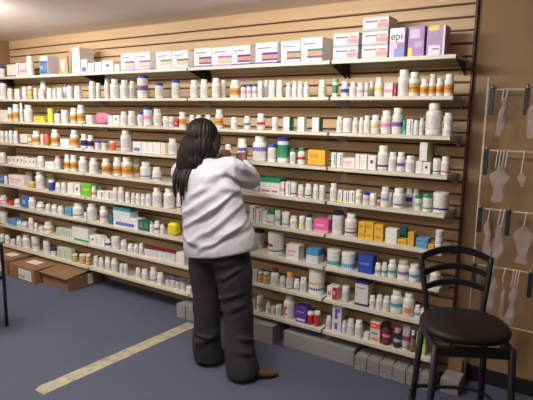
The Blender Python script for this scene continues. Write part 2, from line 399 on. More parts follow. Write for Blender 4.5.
(4,'c',-3.847,0.055,0.0548,0.0548,1.343,0.078,1,1,'cap=blue'),
(4,'b',-3.737,0.055,0.0541,0.0541,1.343,0.083,1,1,'body=redorange'),
(4,'b',-3.579,0.072,0.0916,0.0916,1.343,0.185,1,1,''),
(4,'x',-3.395,0.075,0.0994,0.09,1.343,0.089,1,1,'st=bluemarks'),
(4,'x',-3.306,0.055,0.062,0.05,1.343,0.088,1,1,'st=white'),
(4,'x',-3.239,0.055,0.0598,0.05,1.343,0.091,1,1,'st=white'),
(4,'x',-3.16,0.055,0.0867,0.05,1.343,0.094,1,1,'st=white'),
(4,'x',-3.086,0.055,0.0494,0.05,1.343,0.089,1,1,'st=cream'),
(4,'b',-3.008,0.065,0.0765,0.0765,1.343,0.132,1,1,''),
(4,'b',-2.145,0.081,0.107,0.107,1.343,0.181,1,2,'band=violet'),
(4,'c',-2.025,0.061,0.0652,0.0652,1.343,0.129,1,2,'cap=blue'),
(4,'c',-1.937,0.072,0.0866,0.0866,1.343,0.178,1,2,'cap=blue,band=green'),
(4,'b',-1.844,0.05,0.0422,0.0422,1.343,0.106,1,2,'cap=green'),
(4,'b',-1.776,0.056,0.0541,0.0541,1.343,0.116,1,2,'cap=green,band=red'),
(4,'x',-1.65,0.065,0.1299,0.07,1.343,0.106,1,2,'st=gold'),
(4,'x',-1.52,0.05,0.033,0.04,1.343,0.096,1,3,'st=darkstripe'),
(4,'x',-1.475,0.053,0.0419,0.0461,1.343,0.095,1,3,'st=darkstripe'),
(4,'x',-1.409,0.075,0.0813,0.0895,1.343,0.066,1,3,'st=pinktext'),
(4,'x',-1.35,0.05,0.0278,0.04,1.343,0.095,1,3,'st=white'),
(4,'x',-1.309,0.056,0.0472,0.0519,1.343,0.094,1,3,'st=white'),
(4,'x',-1.252,0.061,0.0525,0.0613,1.343,0.091,1,3,'st=darkdot'),
(4,'b',-1.189,0.065,0.0691,0.0691,1.343,0.155,1,3,'band=navyline'),
(4,'b',-1.122,0.053,0.048,0.048,1.343,0.118,1,3,''),
(4,'b',-1.069,0.054,0.0502,0.0502,1.343,0.121,1,3,'band=purple'),
(4,'b',-1.012,0.056,0.0542,0.0542,1.343,0.102,1,3,''),
(4,'x',-0.95,0.055,0.0363,0.05,1.343,0.074,1,3,'st=white'),
(4,'x',-0.905,0.055,0.0464,0.05,1.343,0.071,1,3,'st=darkdot'),
(4,'x',-0.928,0.055,0.045,0.05,1.419,0.11,2,3,'st=white'),
(4,'x',-0.92,0.165,0.0276,0.04,1.343,0.179,1,3,'st=olive'),
(4,'c',-0.849,0.051,0.0446,0.0446,1.343,0.094,1,3,'band=blueline'),
(4,'b',-0.8,0.054,0.0491,0.0491,1.343,0.108,1,3,'band=redline'),
(5,'b',-5.571,0.063,0.0723,0.0723,1.114,0.113,1,0,''),
(5,'x',-5.387,0.055,0.0739,0.05,1.114,0.081,1,0,'st=darkdot'),
(5,'x',-5.308,0.055,0.0727,0.05,1.114,0.085,1,0,'st=darkdot'),
(5,'x',-5.231,0.055,0.0716,0.05,1.114,0.089,1,0,'st=darkdot'),
(5,'x',-5.156,0.055,0.0687,0.05,1.114,0.094,1,0,'st=darkdot'),
(5,'x',-5.075,0.055,0.0639,0.05,1.114,0.083,1,0,'st=darkdot'),
(5,'x',-5.008,0.055,0.0612,0.05,1.114,0.086,1,0,'st=darkdot'),
(5,'x',-4.941,0.055,0.0622,0.05,1.114,0.09,1,0,'st=darkdot'),
(5,'b',-4.859,0.063,0.0729,0.0729,1.114,0.114,1,0,''),
(5,'x',-4.671,0.075,0.1441,0.09,1.114,0.066,1,0,'st=white'),
(5,'b',-4.569,0.06,0.0584,0.0584,1.114,0.13,1,0,'cap=pink'),
(5,'b',-4.411,0.057,0.0587,0.0587,1.114,0.154,1,0,'band=orange'),
(5,'b',-4.316,0.061,0.0666,0.0666,1.114,0.154,1,0,'band=orange'),
(5,'b',-4.184,0.068,0.0835,0.0835,1.114,0.146,1,0,''),
(5,'b',-4.028,0.068,0.082,0.082,1.114,0.141,1,1,''),
(5,'b',-3.849,0.067,0.0803,0.0803,1.114,0.147,1,1,'band=orange'),
(5,'b',-3.691,0.066,0.0788,0.0788,1.114,0.17,1,1,'band=orange'),
(5,'b',-3.574,0.072,0.0914,0.0914,1.114,0.176,1,1,'band=orange'),
(5,'b',-3.565,0.175,0.0644,0.0644,1.114,0.152,1,1,'band=orange'),
(5,'b',-3.338,0.073,0.0946,0.0946,1.114,0.146,1,1,'band=blueline'),
(5,'b',-3.195,0.064,0.0744,0.0744,1.114,0.113,1,1,'band=blueline'),
(5,'b',-2.956,0.051,0.045,0.045,1.114,0.105,1,1,''),
(5,'x',-2.157,0.062,0.0585,0.0644,1.114,0.037,1,2,'st=bluemarks'),
(5,'x',-2.021,0.075,0.1687,0.09,1.114,0.115,1,2,'st=greentop'),
(5,'x',-1.915,0.05,0.031,0.04,1.114,0.095,1,2,'st=pink'),
(5,'x',-1.87,0.05,0.0334,0.0409,1.114,0.099,1,2,'st=darkstripe'),
(5,'c',-1.831,0.052,0.0418,0.0418,1.114,0.099,1,2,'band=navyline'),
(5,'b',-1.772,0.05,0.0422,0.0422,1.114,0.087,1,2,'band=redline'),
(5,'b',-1.714,0.054,0.0506,0.0506,1.114,0.099,1,2,'band=navyline'),
(5,'b',-1.654,0.049,0.0393,0.0393,1.114,0.101,1,2,''),
(5,'c',-1.605,0.05,0.0412,0.0412,1.114,0.098,1,2,''),
(5,'b',-1.521,0.054,0.049,0.049,1.114,0.118,1,3,''),
(5,'x',-1.463,0.05,0.032,0.04,1.114,0.079,1,3,'st=yellowfoot'),
(5,'x',-1.422,0.05,0.0359,0.04,1.114,0.076,1,3,'st=darkstripe'),
(5,'x',-1.38,0.052,0.0369,0.0436,1.114,0.08,1,3,'st=darkstripe'),
(5,'b',-1.338,0.053,0.0449,0.0449,1.114,0.091,1,3,'band=yellow'),
(5,'c',-1.285,0.049,0.0405,0.0405,1.114,0.08,1,3,'cap=blue,band=pink'),
(5,'b',-1.238,0.053,0.0469,0.0469,1.114,0.078,1,3,''),
(5,'b',-1.197,0.04,0.0179,0.0179,1.114,0.039,1,3,'body=redorange'),
(5,'b',-1.161,0.055,0.0509,0.0509,1.114,0.126,1,3,'band=lightblue'),
(5,'b',-1.158,0.156,0.0237,0.0237,1.114,0.08,1,3,''),
(5,'b',-1.073,0.065,0.0718,0.0718,1.114,0.124,1,3,'band=blueline'),
(5,'b',-1.041,0.166,0.0433,0.0433,1.114,0.116,1,3,'band=blue'),
(5,'b',-0.996,0.166,0.043,0.043,1.114,0.117,1,3,''),
(5,'c',-0.945,0.051,0.0446,0.0446,1.114,0.094,1,3,'cap=green,band=grey'),
(5,'c',-0.892,0.057,0.0564,0.0564,1.114,0.107,1,3,'cap=green,band=greenline'),
(5,'c',-0.816,0.075,0.0935,0.0935,1.114,0.121,1,3,'band=navyline'),
(6,'x',-5.568,0.07,0.0637,0.0802,0.886,0.09,1,0,'st=blue'),
(6,'b',-5.515,0.052,0.039,0.039,0.886,0.086,1,0,''),
(6,'x',-5.282,0.075,0.2932,0.09,0.886,0.112,1,0,'st=pinktext'),
(6,'b',-5.293,0.186,0.0901,0.0901,0.886,0.13,1,0,''),
(6,'c',-5.043,0.064,0.075,0.075,0.886,0.058,1,0,'body=gold'),
(6,'b',-4.907,0.072,0.0907,0.0907,0.886,0.179,1,0,''),
(6,'b',-4.907,0.185,0.0866,0.0866,0.886,0.143,1,0,''),
(6,'c',-4.692,0.058,0.061,0.061,0.886,0.108,1,0,'body=blue'),
(6,'b',-4.576,0.056,0.057,0.057,0.886,0.093,1,0,''),
(6,'b',-4.482,0.056,0.0575,0.0575,0.886,0.101,1,0,''),
(6,'x',-4.346,0.075,0.093,0.09,0.886,0.11,1,0,'st=white'),
(6,'x',-4.245,0.075,0.0894,0.09,0.886,0.109,1,0,'st=darkdot'),
(6,'x',-4.11,0.075,0.136,0.09,0.886,0.121,1,0,'st=limegreen'),
(6,'b',-4.02,0.052,0.0415,0.0415,0.886,0.107,1,1,'band=redorange'),
(6,'b',-4.089,0.171,0.0562,0.0562,0.886,0.083,1,0,''),
(6,'x',-3.902,0.055,0.097,0.05,0.886,0.073,1,1,'st=darkstripe'),
(6,'x',-3.799,0.055,0.0905,0.05,0.886,0.082,1,1,'st=darkstripe'),
(6,'b',-3.72,0.054,0.0528,0.0528,0.886,0.119,1,1,''),
(6,'b',-3.642,0.054,0.0523,0.0523,0.886,0.131,1,1,''),
(6,'b',-3.553,0.05,0.044,0.044,0.886,0.094,1,1,''),
(6,'b',-3.476,0.048,0.0387,0.0387,0.886,0.093,1,1,''),
(6,'b',-3.418,0.05,0.0433,0.0433,0.886,0.094,1,1,''),
(6,'b',-3.355,0.049,0.041,0.041,0.886,0.095,1,1,''),
(6,'b',-3.293,0.055,0.054,0.054,0.886,0.101,1,1,''),
(6,'b',-3.201,0.067,0.0796,0.0796,0.886,0.165,1,1,''),
(6,'b',-3.062,0.072,0.0921,0.0921,0.886,0.172,1,1,''),
(6,'b',-2.927,0.051,0.0451,0.0451,0.886,0.145,1,1,'band=redline'),
(6,'x',-2.173,0.058,0.0502,0.0552,0.886,0.122,1,2,'st=darkstripe'),
(6,'x',-2.114,0.057,0.0494,0.0543,0.886,0.106,1,2,'st=darkstripe'),
(6,'x',-2.063,0.053,0.0425,0.0467,0.886,0.097,1,2,'st=white'),
(6,'x',-2.01,0.06,0.0518,0.0603,0.886,0.11,1,2,'st=greentop'),
(6,'c',-1.961,0.052,0.0424,0.0424,0.886,0.109,1,2,'band=grey'),
(6,'c',-1.895,0.057,0.0563,0.0563,0.886,0.105,1,2,'band=blueline'),
(6,'b',-1.828,0.057,0.0557,0.0557,0.886,0.084,1,2,''),
(6,'c',-1.758,0.049,0.0404,0.0404,0.886,0.093,1,2,'band=yellow'),
(6,'b',-1.702,0.055,0.051,0.051,0.886,0.117,1,2,'cap=navy'),
(6,'x',-1.598,0.075,0.1113,0.09,0.886,0.091,1,2,'st=hotpink'),
(6,'b',-1.594,0.161,0.033,0.033,0.886,0.103,1,2,''),
(6,'c',-1.488,0.067,0.0776,0.0776,0.886,0.157,1,3,'cap=navy'),
(6,'b',-1.391,0.068,0.0799,0.0799,0.886,0.155,1,3,'band=orangeblue'),
(6,'x',-1.299,0.06,0.0453,0.06,0.886,0.112,2,3,'st=goldsmall'),
(6,'x',-1.245,0.06,0.0541,0.06,0.886,0.116,2,3,'st=goldsmall'),
(6,'x',-1.183,0.06,0.059,0.06,0.886,0.11,2,3,'st=goldsmall'),
(6,'x',-1.099,0.06,0.075,0.06,0.886,0.093,2,3,'st=white'),
(6,'x',-1.064,0.169,0.0428,0.0471,0.886,0.084,1,3,'st=teal'),
(6,'x',-1.026,0.06,0.0585,0.06,0.886,0.036,1,3,'st=goldsmall'),
(6,'x',-0.972,0.055,0.0374,0.05,0.886,0.088,3,3,'st=goldsmall'),
(6,'x',-0.902,0.065,0.07,0.07,0.886,0.06,2,3,'st=skyblue'),
(6,'x',-0.846,0.055,0.0316,0.05,0.886,0.034,1,3,'st=goldsmall'),
(6,'c',-0.805,0.053,0.0472,0.0472,0.886,0.122,3,3,'body=grey'),
(7,'b',-5.618,0.064,0.0736,0.0736,0.657,0.086,1,0,'band=pink'),
(7,'x',-5.435,0.075,0.1075,0.09,0.657,0.047,1,0,'st=red'),
(7,'b',-5.343,0.068,0.0721,0.0721,0.657,0.073,1,0,'band=lightblue'),
(7,'x',-5.16,0.075,0.093,0.09,0.657,0.12,1,0,'st=blue'),
(7,'b',-5.075,0.073,0.0753,0.0753,0.657,0.121,1,0,''),
(7,'b',-4.921,0.069,0.086,0.086,0.657,0.085,1,0,'band=lightblue'),
(7,'b',-4.765,0.056,0.0563,0.0563,0.657,0.082,1,0,''),
(7,'b',-4.662,0.058,0.0613,0.0613,0.657,0.088,1,0,''),
(7,'b',-4.561,0.06,0.0662,0.0662,0.657,0.083,1,0,''),
(7,'x',-4.405,0.075,0.0937,0.09,0.657,0.09,1,0,'st=skyblue'),
(7,'b',-4.305,0.078,0.1027,0.1027,0.657,0.139,1,0,'band=navyline'),
(7,'b',-4.153,0.045,0.0316,0.0316,0.657,0.071,1,0,''),
(7,'b',-4.085,0.073,0.0943,0.0943,0.657,0.159,1,0,''),
(7,'b',-3.904,0.065,0.0769,0.0769,0.657,0.155,1,1,'band=pink'),
(7,'x',-3.772,0.06,0.0544,0.0598,0.657,0.099,1,1,'st=teal'),
(7,'x',-3.621,0.08,0.222,0.1,0.75,0.09,1,1,'st=tealtop'),
(7,'x',-3.572,0.085,0.3191,0.11,0.657,0.091,1,1,'st=bluemarks'),
(7,'x',-3.338,0.075,0.1268,0.09,0.657,0.089,1,1,'st=darkgreen'),
(7,'b',-3.254,0.05,0.0377,0.0377,0.657,0.087,1,1,'cap=grey'),
(7,'b',-3.194,0.054,0.0519,0.0519,0.657,0.103,1,1,'band=purple'),
(7,'b',-3.125,0.049,0.0412,0.0412,0.657,0.086,1,1,''),
(7,'g',-3.015,0.075,0.1182,0.09,0.657,0.117,1,1,'st=yellowbag'),
(7,'c',-2.213,0.186,0.0854,0.0854,0.657,0.142,1,2,'cap=navy'),
(7,'c',-1.995,0.089,0.1235,0.1235,0.657,0.17,1,2,'band=redblue'),
(7,'x',-1.819,0.07,0.1038,0.08,0.657,0.106,1,2,'st=pinktext'),
(7,'x',-1.658,0.075,0.0949,0.09,0.657,0.103,1,2,'st=skytop'),
(7,'c',-1.513,0.075,0.0934,0.0934,0.657,0.116,1,3,'band=tealband'),
(7,'c',-1.402,0.076,0.0953,0.0953,0.657,0.116,1,3,'band=tealband'),
(7,'x',-1.263,0.07,0.0989,0.08,0.657,0.118,1,3,'st=royal'),
(7,'b',-1.179,0.05,0.0407,0.0407,0.657,0.081,1,3,'band=lightblue'),
(7,'b',-1.136,0.048,0.037,0.037,0.657,0.092,1,3,'band=tealsmall'),
(7,'b',-1.087,0.055,0.0514,0.0514,0.657,0.118,1,3,'band=tealsmall'),
(7,'b',-1.017,0.065,0.0728,0.0728,0.657,0.124,1,3,'cap=beige,band=violetgrey'),
(7,'b',-0.945,0.061,0.0653,0.0653,0.657,0.112,1,3,'band=tealsmall'),
(7,'b',-0.814,0.061,0.0639,0.0639,0.657,0.11,1,3,''),
(8,'c',-5.657,0.073,0.093,0.093,0.429,0.121,1,0,''),
(8,'x',-5.422,0.075,0.1494,0.09,0.429,0.076,1,0,'st=skyblue'),
(8,'b',-5.32,0.058,0.05,0.05,0.429,0.06,1,0,''),
(8,'b',-5.221,0.063,0.0714,0.0714,0.429,0.062,1,0,'band=lightblue'),
(8,'b',-5.091,0.057,0.0585,0.0585,0.429,0.124,1,0,''),
(8,'b',-4.991,0.049,0.0406,0.0406,0.429,0.083,1,0,''),
(8,'b',-4.914,0.058,0.0611,0.0611,0.429,0.059,1,0,''),
(8,'b',-4.809,0.075,0.0971,0.0971,0.429,0.113,1,0,'band=gold'),
(8,'x',-4.569,0.055,0.0822,0.05,0.429,0.089,1,0,'st=greenpale'),
(8,'x',-4.483,0.055,0.0791,0.05,0.429,0.09,1,0,'st=greenpale'),
(8,'x',-4.4,0.055,0.0744,0.05,0.429,0.091,1,0,'st=greenpale'),
(8,'x',-4.232,0.08,0.2464,0.1,0.429,0.13,1,0,'st=greenfoot'),
(8,'x',-4.04,0.075,0.0971,0.09,0.429,0.082,1,1,'st=darkdot'),
(8,'x',-3.953,0.065,0.063,0.0693,0.429,0.094,1,1,'st=white'),
(8,'x',-3.896,0.056,0.0379,0.0524,0.429,0.084,1,1,'st=white'),
(8,'b',-3.849,0.058,0.0521,0.0521,0.429,0.074,1,1,'band=blue'),
(8,'c',-3.752,0.067,0.0815,0.0815,0.429,0.111,1,1,''),
(8,'b',-3.631,0.058,0.0602,0.0602,0.429,0.098,1,1,''),
(8,'b',-3.538,0.055,0.0546,0.0546,0.429,0.075,1,1,''),
(8,'b',-3.46,0.052,0.0472,0.0472,0.429,0.087,1,1,''),
(8,'b',-3.394,0.05,0.0429,0.0429,0.429,0.102,1,1,''),
(8,'x',-3.308,0.055,0.0503,0.05,0.429,0.088,1,1,'st=maroontop'),
(8,'x',-3.255,0.055,0.0496,0.05,0.429,0.09,1,1,'st=maroontop'),
(8,'x',-3.201,0.055,0.049,0.05,0.429,0.091,1,1,'st=maroontop'),
(8,'x',-3.149,0.055,0.0483,0.05,0.429,0.095,1,1,'st=maroontop'),
(8,'x',-3.097,0.055,0.0477,0.05,0.429,0.094,1,1,'st=maroontop'),
(8,'x',-3.046,0.055,0.0471,0.05,0.429,0.096,1,1,'st=maroontop'),
(8,'x',-2.993,0.055,0.05,0.05,0.429,0.098,1,1,'st=maroontop'),
(8,'x',-2.909,0.075,0.091,0.09,0.429,0.098,1,1,'st=white'),
(8,'x',-2.187,0.055,0.0392,0.05,0.429,0.087,1,2,'st=grey'),
(8,'x',-2.143,0.055,0.0387,0.05,0.429,0.091,1,2,'st=grey'),
(8,'b',-2.103,0.049,0.0384,0.0384,0.429,0.085,1,2,'body=amberdark'),
(8,'b',-2.051,0.05,0.0422,0.0422,0.429,0.087,1,2,'body=amberdark'),
(8,'b',-1.98,0.06,0.0619,0.0619,0.429,0.125,1,2,'cap=maroon'),
(8,'b',-1.909,0.05,0.0414,0.0414,0.429,0.079,1,2,''),
(8,'b',-1.847,0.055,0.0516,0.0516,0.429,0.12,1,2,'cap=orangecap,body=grey'),
(8,'b',-1.786,0.05,0.0414,0.0414,0.429,0.084,1,2,'band=blueline'),
(8,'b',-1.734,0.053,0.0485,0.0485,0.429,0.104,1,2,''),
(8,'c',-1.644,0.087,0.1184,0.1184,0.429,0.19,1,2,'band=orangeblue'),
(8,'x',-1.494,0.073,0.0774,0.0851,0.429,0.088,1,3,'st=whitered'),
(8,'c',-1.403,0.054,0.0497,0.0497,0.429,0.107,1,3,'body=cream'),
(8,'x',-1.279,0.075,0.092,0.09,0.429,0.169,1,3,'st=navyends'),
(8,'b',-1.206,0.048,0.0379,0.0379,0.429,0.083,1,3,''),
(8,'b',-1.159,0.051,0.0444,0.0444,0.429,0.095,1,3,''),
(8,'b',-1.111,0.051,0.0437,0.0437,0.429,0.098,1,3,''),
(8,'b',-1.049,0.067,0.077,0.077,0.429,0.147,1,3,'band=tealsmall'),
(8,'b',-0.969,0.066,0.0756,0.0756,0.429,0.147,1,3,'band=orangebig'),
(8,'b',-0.906,0.047,0.0356,0.0356,0.429,0.084,1,3,'band=tealsmall'),
(8,'b',-0.863,0.053,0.0478,0.0478,0.429,0.073,1,3,''),
(9,'b',-5.686,0.059,0.0625,0.0625,0.2,0.092,1,0,''),
(9,'b',-5.575,0.056,0.0569,0.0569,0.2,0.097,1,0,''),
(9,'c',-5.462,0.055,0.0551,0.0551,0.2,0.066,1,0,''),
(9,'b',-5.343,0.058,0.0604,0.0604,0.2,0.118,1,0,''),
(9,'b',-5.226,0.074,0.0957,0.0957,0.2,0.149,1,0,''),
(9,'c',-5.047,0.07,0.0881,0.0881,0.2,0.159,1,0,'band=grey'),
(9,'c',-4.84,0.064,0.0748,0.0748,0.2,0.141,1,0,''),
(9,'c',-4.718,0.061,0.0683,0.0683,0.2,0.068,1,0,'cap=navy'),
(9,'x',-4.574,0.055,0.0761,0.05,0.2,0.119,1,0,'st=greenpale'),
(9,'x',-4.491,0.055,0.0798,0.05,0.2,0.122,1,0,'st=greenpale'),
(9,'x',-4.417,0.055,0.0596,0.05,0.2,0.124,1,0,'st=greenpale'),
(9,'c',-4.361,0.057,0.0491,0.0491,0.2,0.073,1,0,'body=honey'),
(9,'c',-4.241,0.06,0.0649,0.0649,0.2,0.093,1,0,'body=honey'),
(9,'c',-4.144,0.053,0.0492,0.0492,0.2,0.111,1,0,'body=honey'),
(9,'b',-4.029,0.053,0.0507,0.0507,0.2,0.11,1,1,''),
(9,'b',-3.952,0.053,0.0503,0.0503,0.2,0.108,1,1,''),
(9,'b',-3.86,0.056,0.057,0.057,0.2,0.128,1,1,''),
(9,'b',-3.767,0.058,0.0615,0.0615,0.2,0.133,1,1,''),
(9,'c',-3.659,0.048,0.0385,0.0385,0.2,0.096,1,1,''),
(9,'c',-3.603,0.047,0.0372,0.0372,0.2,0.106,1,1,''),
(9,'b',-3.443,0.05,0.0445,0.0445,0.2,0.096,1,1,''),
(9,'b',-3.363,0.057,0.0588,0.0588,0.2,0.099,1,1,''),
(9,'b',-3.255,0.059,0.0628,0.0628,0.2,0.137,1,1,'band=blueline'),
(9,'b',-3.169,0.056,0.0574,0.0574,0.2,0.103,1,1,''),
(9,'c',-3.069,0.049,0.0416,0.0416,0.2,0.083,1,1,'cap=purple'),
(9,'c',-3.011,0.049,0.0413,0.0413,0.2,0.09,1,1,'cap=purple'),
(9,'c',-2.954,0.049,0.041,0.041,0.2,0.087,1,1,'cap=purple'),
(9,'c',-2.896,0.049,0.0407,0.0407,0.2,0.094,1,1,'cap=purple'),
(9,'x',-2.822,0.055,0.0449,0.0493,0.2,0.048,1,1,'st=white'),
(9,'x',-2.211,0.055,0.0427,0.0501,0.2,0.116,1,2,'st=orange'),
(9,'c',-2.17,0.049,0.0372,0.0372,0.2,0.078,1,2,''),
(9,'c',-2.107,0.053,0.0477,0.0477,0.2,0.115,1,2,'band=grey'),
(9,'b',-2.027,0.048,0.0377,0.0377,0.2,0.082,1,2,''),
(9,'c',-1.981,0.045,0.0313,0.0313,0.2,0.066,1,2,''),
(9,'c',-1.936,0.051,0.0427,0.0427,0.2,0.082,1,2,''),
(9,'b',-1.855,0.069,0.0807,0.0807,0.2,0.171,1,2,'band=redswoosh'),
(9,'x',-1.735,0.065,0.0864,0.07,0.2,0.121,1,2,'st=violet'),
(9,'c',-1.667,0.053,0.0468,0.0468,0.2,0.092,1,2,'body=red'),
(9,'c',-1.612,0.051,0.0429,0.0429,0.2,0.109,1,2,'body=red'),
(9,'b',-1.52,0.048,0.0365,0.0365,0.2,0.098,1,3,''),
(9,'x',-1.452,0.055,0.0687,0.05,0.2,0.19,1,3,'st=purplestripe'),
(9,'b',-1.399,0.047,0.0335,0.0335,0.2,0.087,1,3,''),
(9,'b',-1.355,0.054,0.0499,0.0499,0.2,0.11,1,3,''),
(9,'b',-1.295,0.055,0.0529,0.0529,0.2,0.117,1,3,''),
(9,'x',-1.233,0.05,0.0367,0.0403,0.2,0.049,1,3,'st=white'),
(9,'x',-1.172,0.068,0.0691,0.076,0.2,0.141,1,3,'st=orangetop'),
(9,'b',-1.101,0.058,0.0581,0.0581,0.2,0.148,1,3,'cap=black,body=darkred'),
(9,'b',-1.026,0.053,0.0473,0.0473,0.2,0.127,1,3,'cap=pink,body=black'),
(9,'t',-0.968,0.054,0.0501,0.0501,0.2,0.161,1,3,'body=grey'),
(9,'b',-0.922,0.043,0.0265,0.0265,0.2,0.143,1,3,'body=brown'),
(9,'x',-0.867,0.063,0.0591,0.0651,0.2,0.142,1,3,'st=limewhite')]
WH=[mat('white_plastic_%d'%i,rgb(*c),.35) for i,c in enumerate([(238,236,232),(228,227,226),(242,238,230)])]
def capm(n):
    return WH[0] if n=='white' else mat(n+'_plastic',K(n),.4)
def bodym(n,i):
    if n=='white': return WH[i%3]
    if n in('amber','amberdark','honey','brown'): return mat(n+'_body',K(n),.2,coat=.3)
    return mat(n+'_body',K(n),.4)
def labelm(band):
    base=rgb(232,231,230)
    if band is None: return banded('label_print',base,[],.55)
    if band=='honey': return banded('label_honey',rgb(226,196,120),[(.3,.55,0,1,rgb(180,140,70))],.3)
    c=K(band)
    if band in('orange',): return banded('label_orange',base,[(.08,.78,0,1,c),(.36,.50,0,1,rgb(150,104,40))],.3)
    if band in('navy',): return banded('label_navy',base,[(.15,.85,0,1,c)],.3)
    if band in('navyline','blueline','redline','greenline'): return banded('label_'+band,base,[(.08,.22,0,1,c)],.35)
    if band=='orangebig': return banded('label_ob',base,[(.05,.5,.2,.85,c)],.3)
    if band=='redblue': return banded('label_rb',base,[(.12,.2,0,1,rgb(40,60,140)),(.4,.6,0,.6,rgb(190,30,70))],.25)
    if band=='orangeblue': return banded('label_oblue',base,[(.1,.22,0,1,rgb(40,60,150)),(.4,.52,0,1,rgb(226,150,90))],.3)
    if band=='tealband': return banded('label_tb',base,[(.02,.4,0,1,c)],.25)
    if band=='redswoosh':
        return banded('label_sw',base,[(.1+.1*i,.2+.1*i,.15+.06*i,.45+.06*i,c) for i in range(7)]+[(.1,.25,.15,.8,c)],.15)
    if band in('violet','blue','pink','purple','red','green','grey','teal','yellow','gold','lightblue','tealsmall','violetgrey'):
        lo,hi={'violet':(.55,.85),'blue':(.3,.75),'green':(.15,.9) }.get(band,(.35,.65))
        return banded('label_'+band,base,[(lo,hi,0,1,c)],.35)
    return banded('label_'+band,base,[(.3,.6,0,1,c)],.35)
def bottle(kd,w,h,idx,cap,body,band,root,z0=0):
    r=w/2; n=0
    if kd=='c':
        ch=min(.022,h*.2); br=r*.96; cr=r
        bm=bmesh.new(); lathe(bm,[(br*.9,z0),(br,z0+.003),(br,z0+h-ch-.003),(br*.93,z0+h-ch)]); finish(bm,'bottle_body',bodym(body,idx),root,True,40)
        lz0,lz1=z0+h*.1,z0+h-ch-h*.08
    else:
        ch=h*.2; br=r; cr=r*(.80 if w<.075 else .72)
        sh=z0+h*.7 if h>w*1.3 else z0+h*.64
        bm=bmesh.new(); lathe(bm,[(br*.9,z0),(br,z0+.004),(br,sh-h*.03),(br*.96,sh+h*.015),(br*.85,sh+h*.05),(cr*.9,sh+h*.09),(cr*.9,z0+h-ch+.002)]); finish(bm,'bottle_body',bodym(body,idx),root,True,50)
        lz0,lz1=z0+h*.1,sh-h*.05
    bm=bmesh.new(); zt=z0+h; lathe(bm,[(cr,zt-ch),(cr,zt-.003),(cr*.93,zt),(cr*.2,zt-.0006)]); finish(bm,'cap',capm(cap),root,True,40)
    if body in('white','cream','grey') or band or body in ('honey','amber','amberdark','darkred','black','brown'):
        bm=bmesh.new(); lathe(bm,[(br+.0004,lz0),(br+.0006,lz1)],caps=False)
        lm=labelm(band)
        if body in('honey','amber','amberdark'): lm=labelm('honey')
        if body=='darkred': lm=banded('label_dred',rgb(140,50,60),[(.5,.7,0,1,rgb(220,190,190))],.3)
        if body=='black': lm=banded('label_dk',rgb(60,56,70),[(.4,.7,0,1,rgb(190,190,200))],.4)
        if body=='brown': lm=banded('label_br',rgb(150,120,100),[],.4)
        o=finish(bm,'label',lm,root,True); o.rotation_euler.z=random.uniform(-.6,.2)
def tubeitem(w,h,root):
    bm=bmesh.new(); n=16; r=w/2; rings=[]
    for t in (0,.12,.3,.5,.7,.85,.97,1):
        z=.018+t*(h-.018); a=r; b=r*(1-t)*.9+.0015
        rings.append([bm.verts.new((a*math.cos(2*PI*i/n),b*math.sin(2*PI*i/n),z)) for i in range(n)])
    for p_,q in zip(rings,rings[1:]):
        for i in range(n): bm.faces.new((p_[i],p_[(i+1)%n],q[(i+1)%n],q[i]))
    bm.faces.new(list(reversed(rings[0]))); bm.faces.new(rings[-1])
    finish(bm,'tube_body',banded('tube_grey',rgb(186,186,190),[(.3,.5,0,1,rgb(150,60,80))],.3),root,True)
    bm=bmesh.new(); lathe(bm,[(r*.7,0),(r*.7,.018),(r*.6,.0185)]); finish(bm,'cap',WH[0],root,True,40)
Wt=rgb(238,237,235); Wv=rgb(226,222,236)
def promo(nm,top,mid,low,foot):
    return banded('carton_'+nm,Wt,[(.0,.1,0,1,foot),(.43,.54,.3,1,top),(.25,.43,.3,1,mid),(.15,.25,.3,1,low),(.72,.78,.1,.7,rgb(120,120,160)),(.6,.65,.2,.6,rgb(190,190,205))],.0)
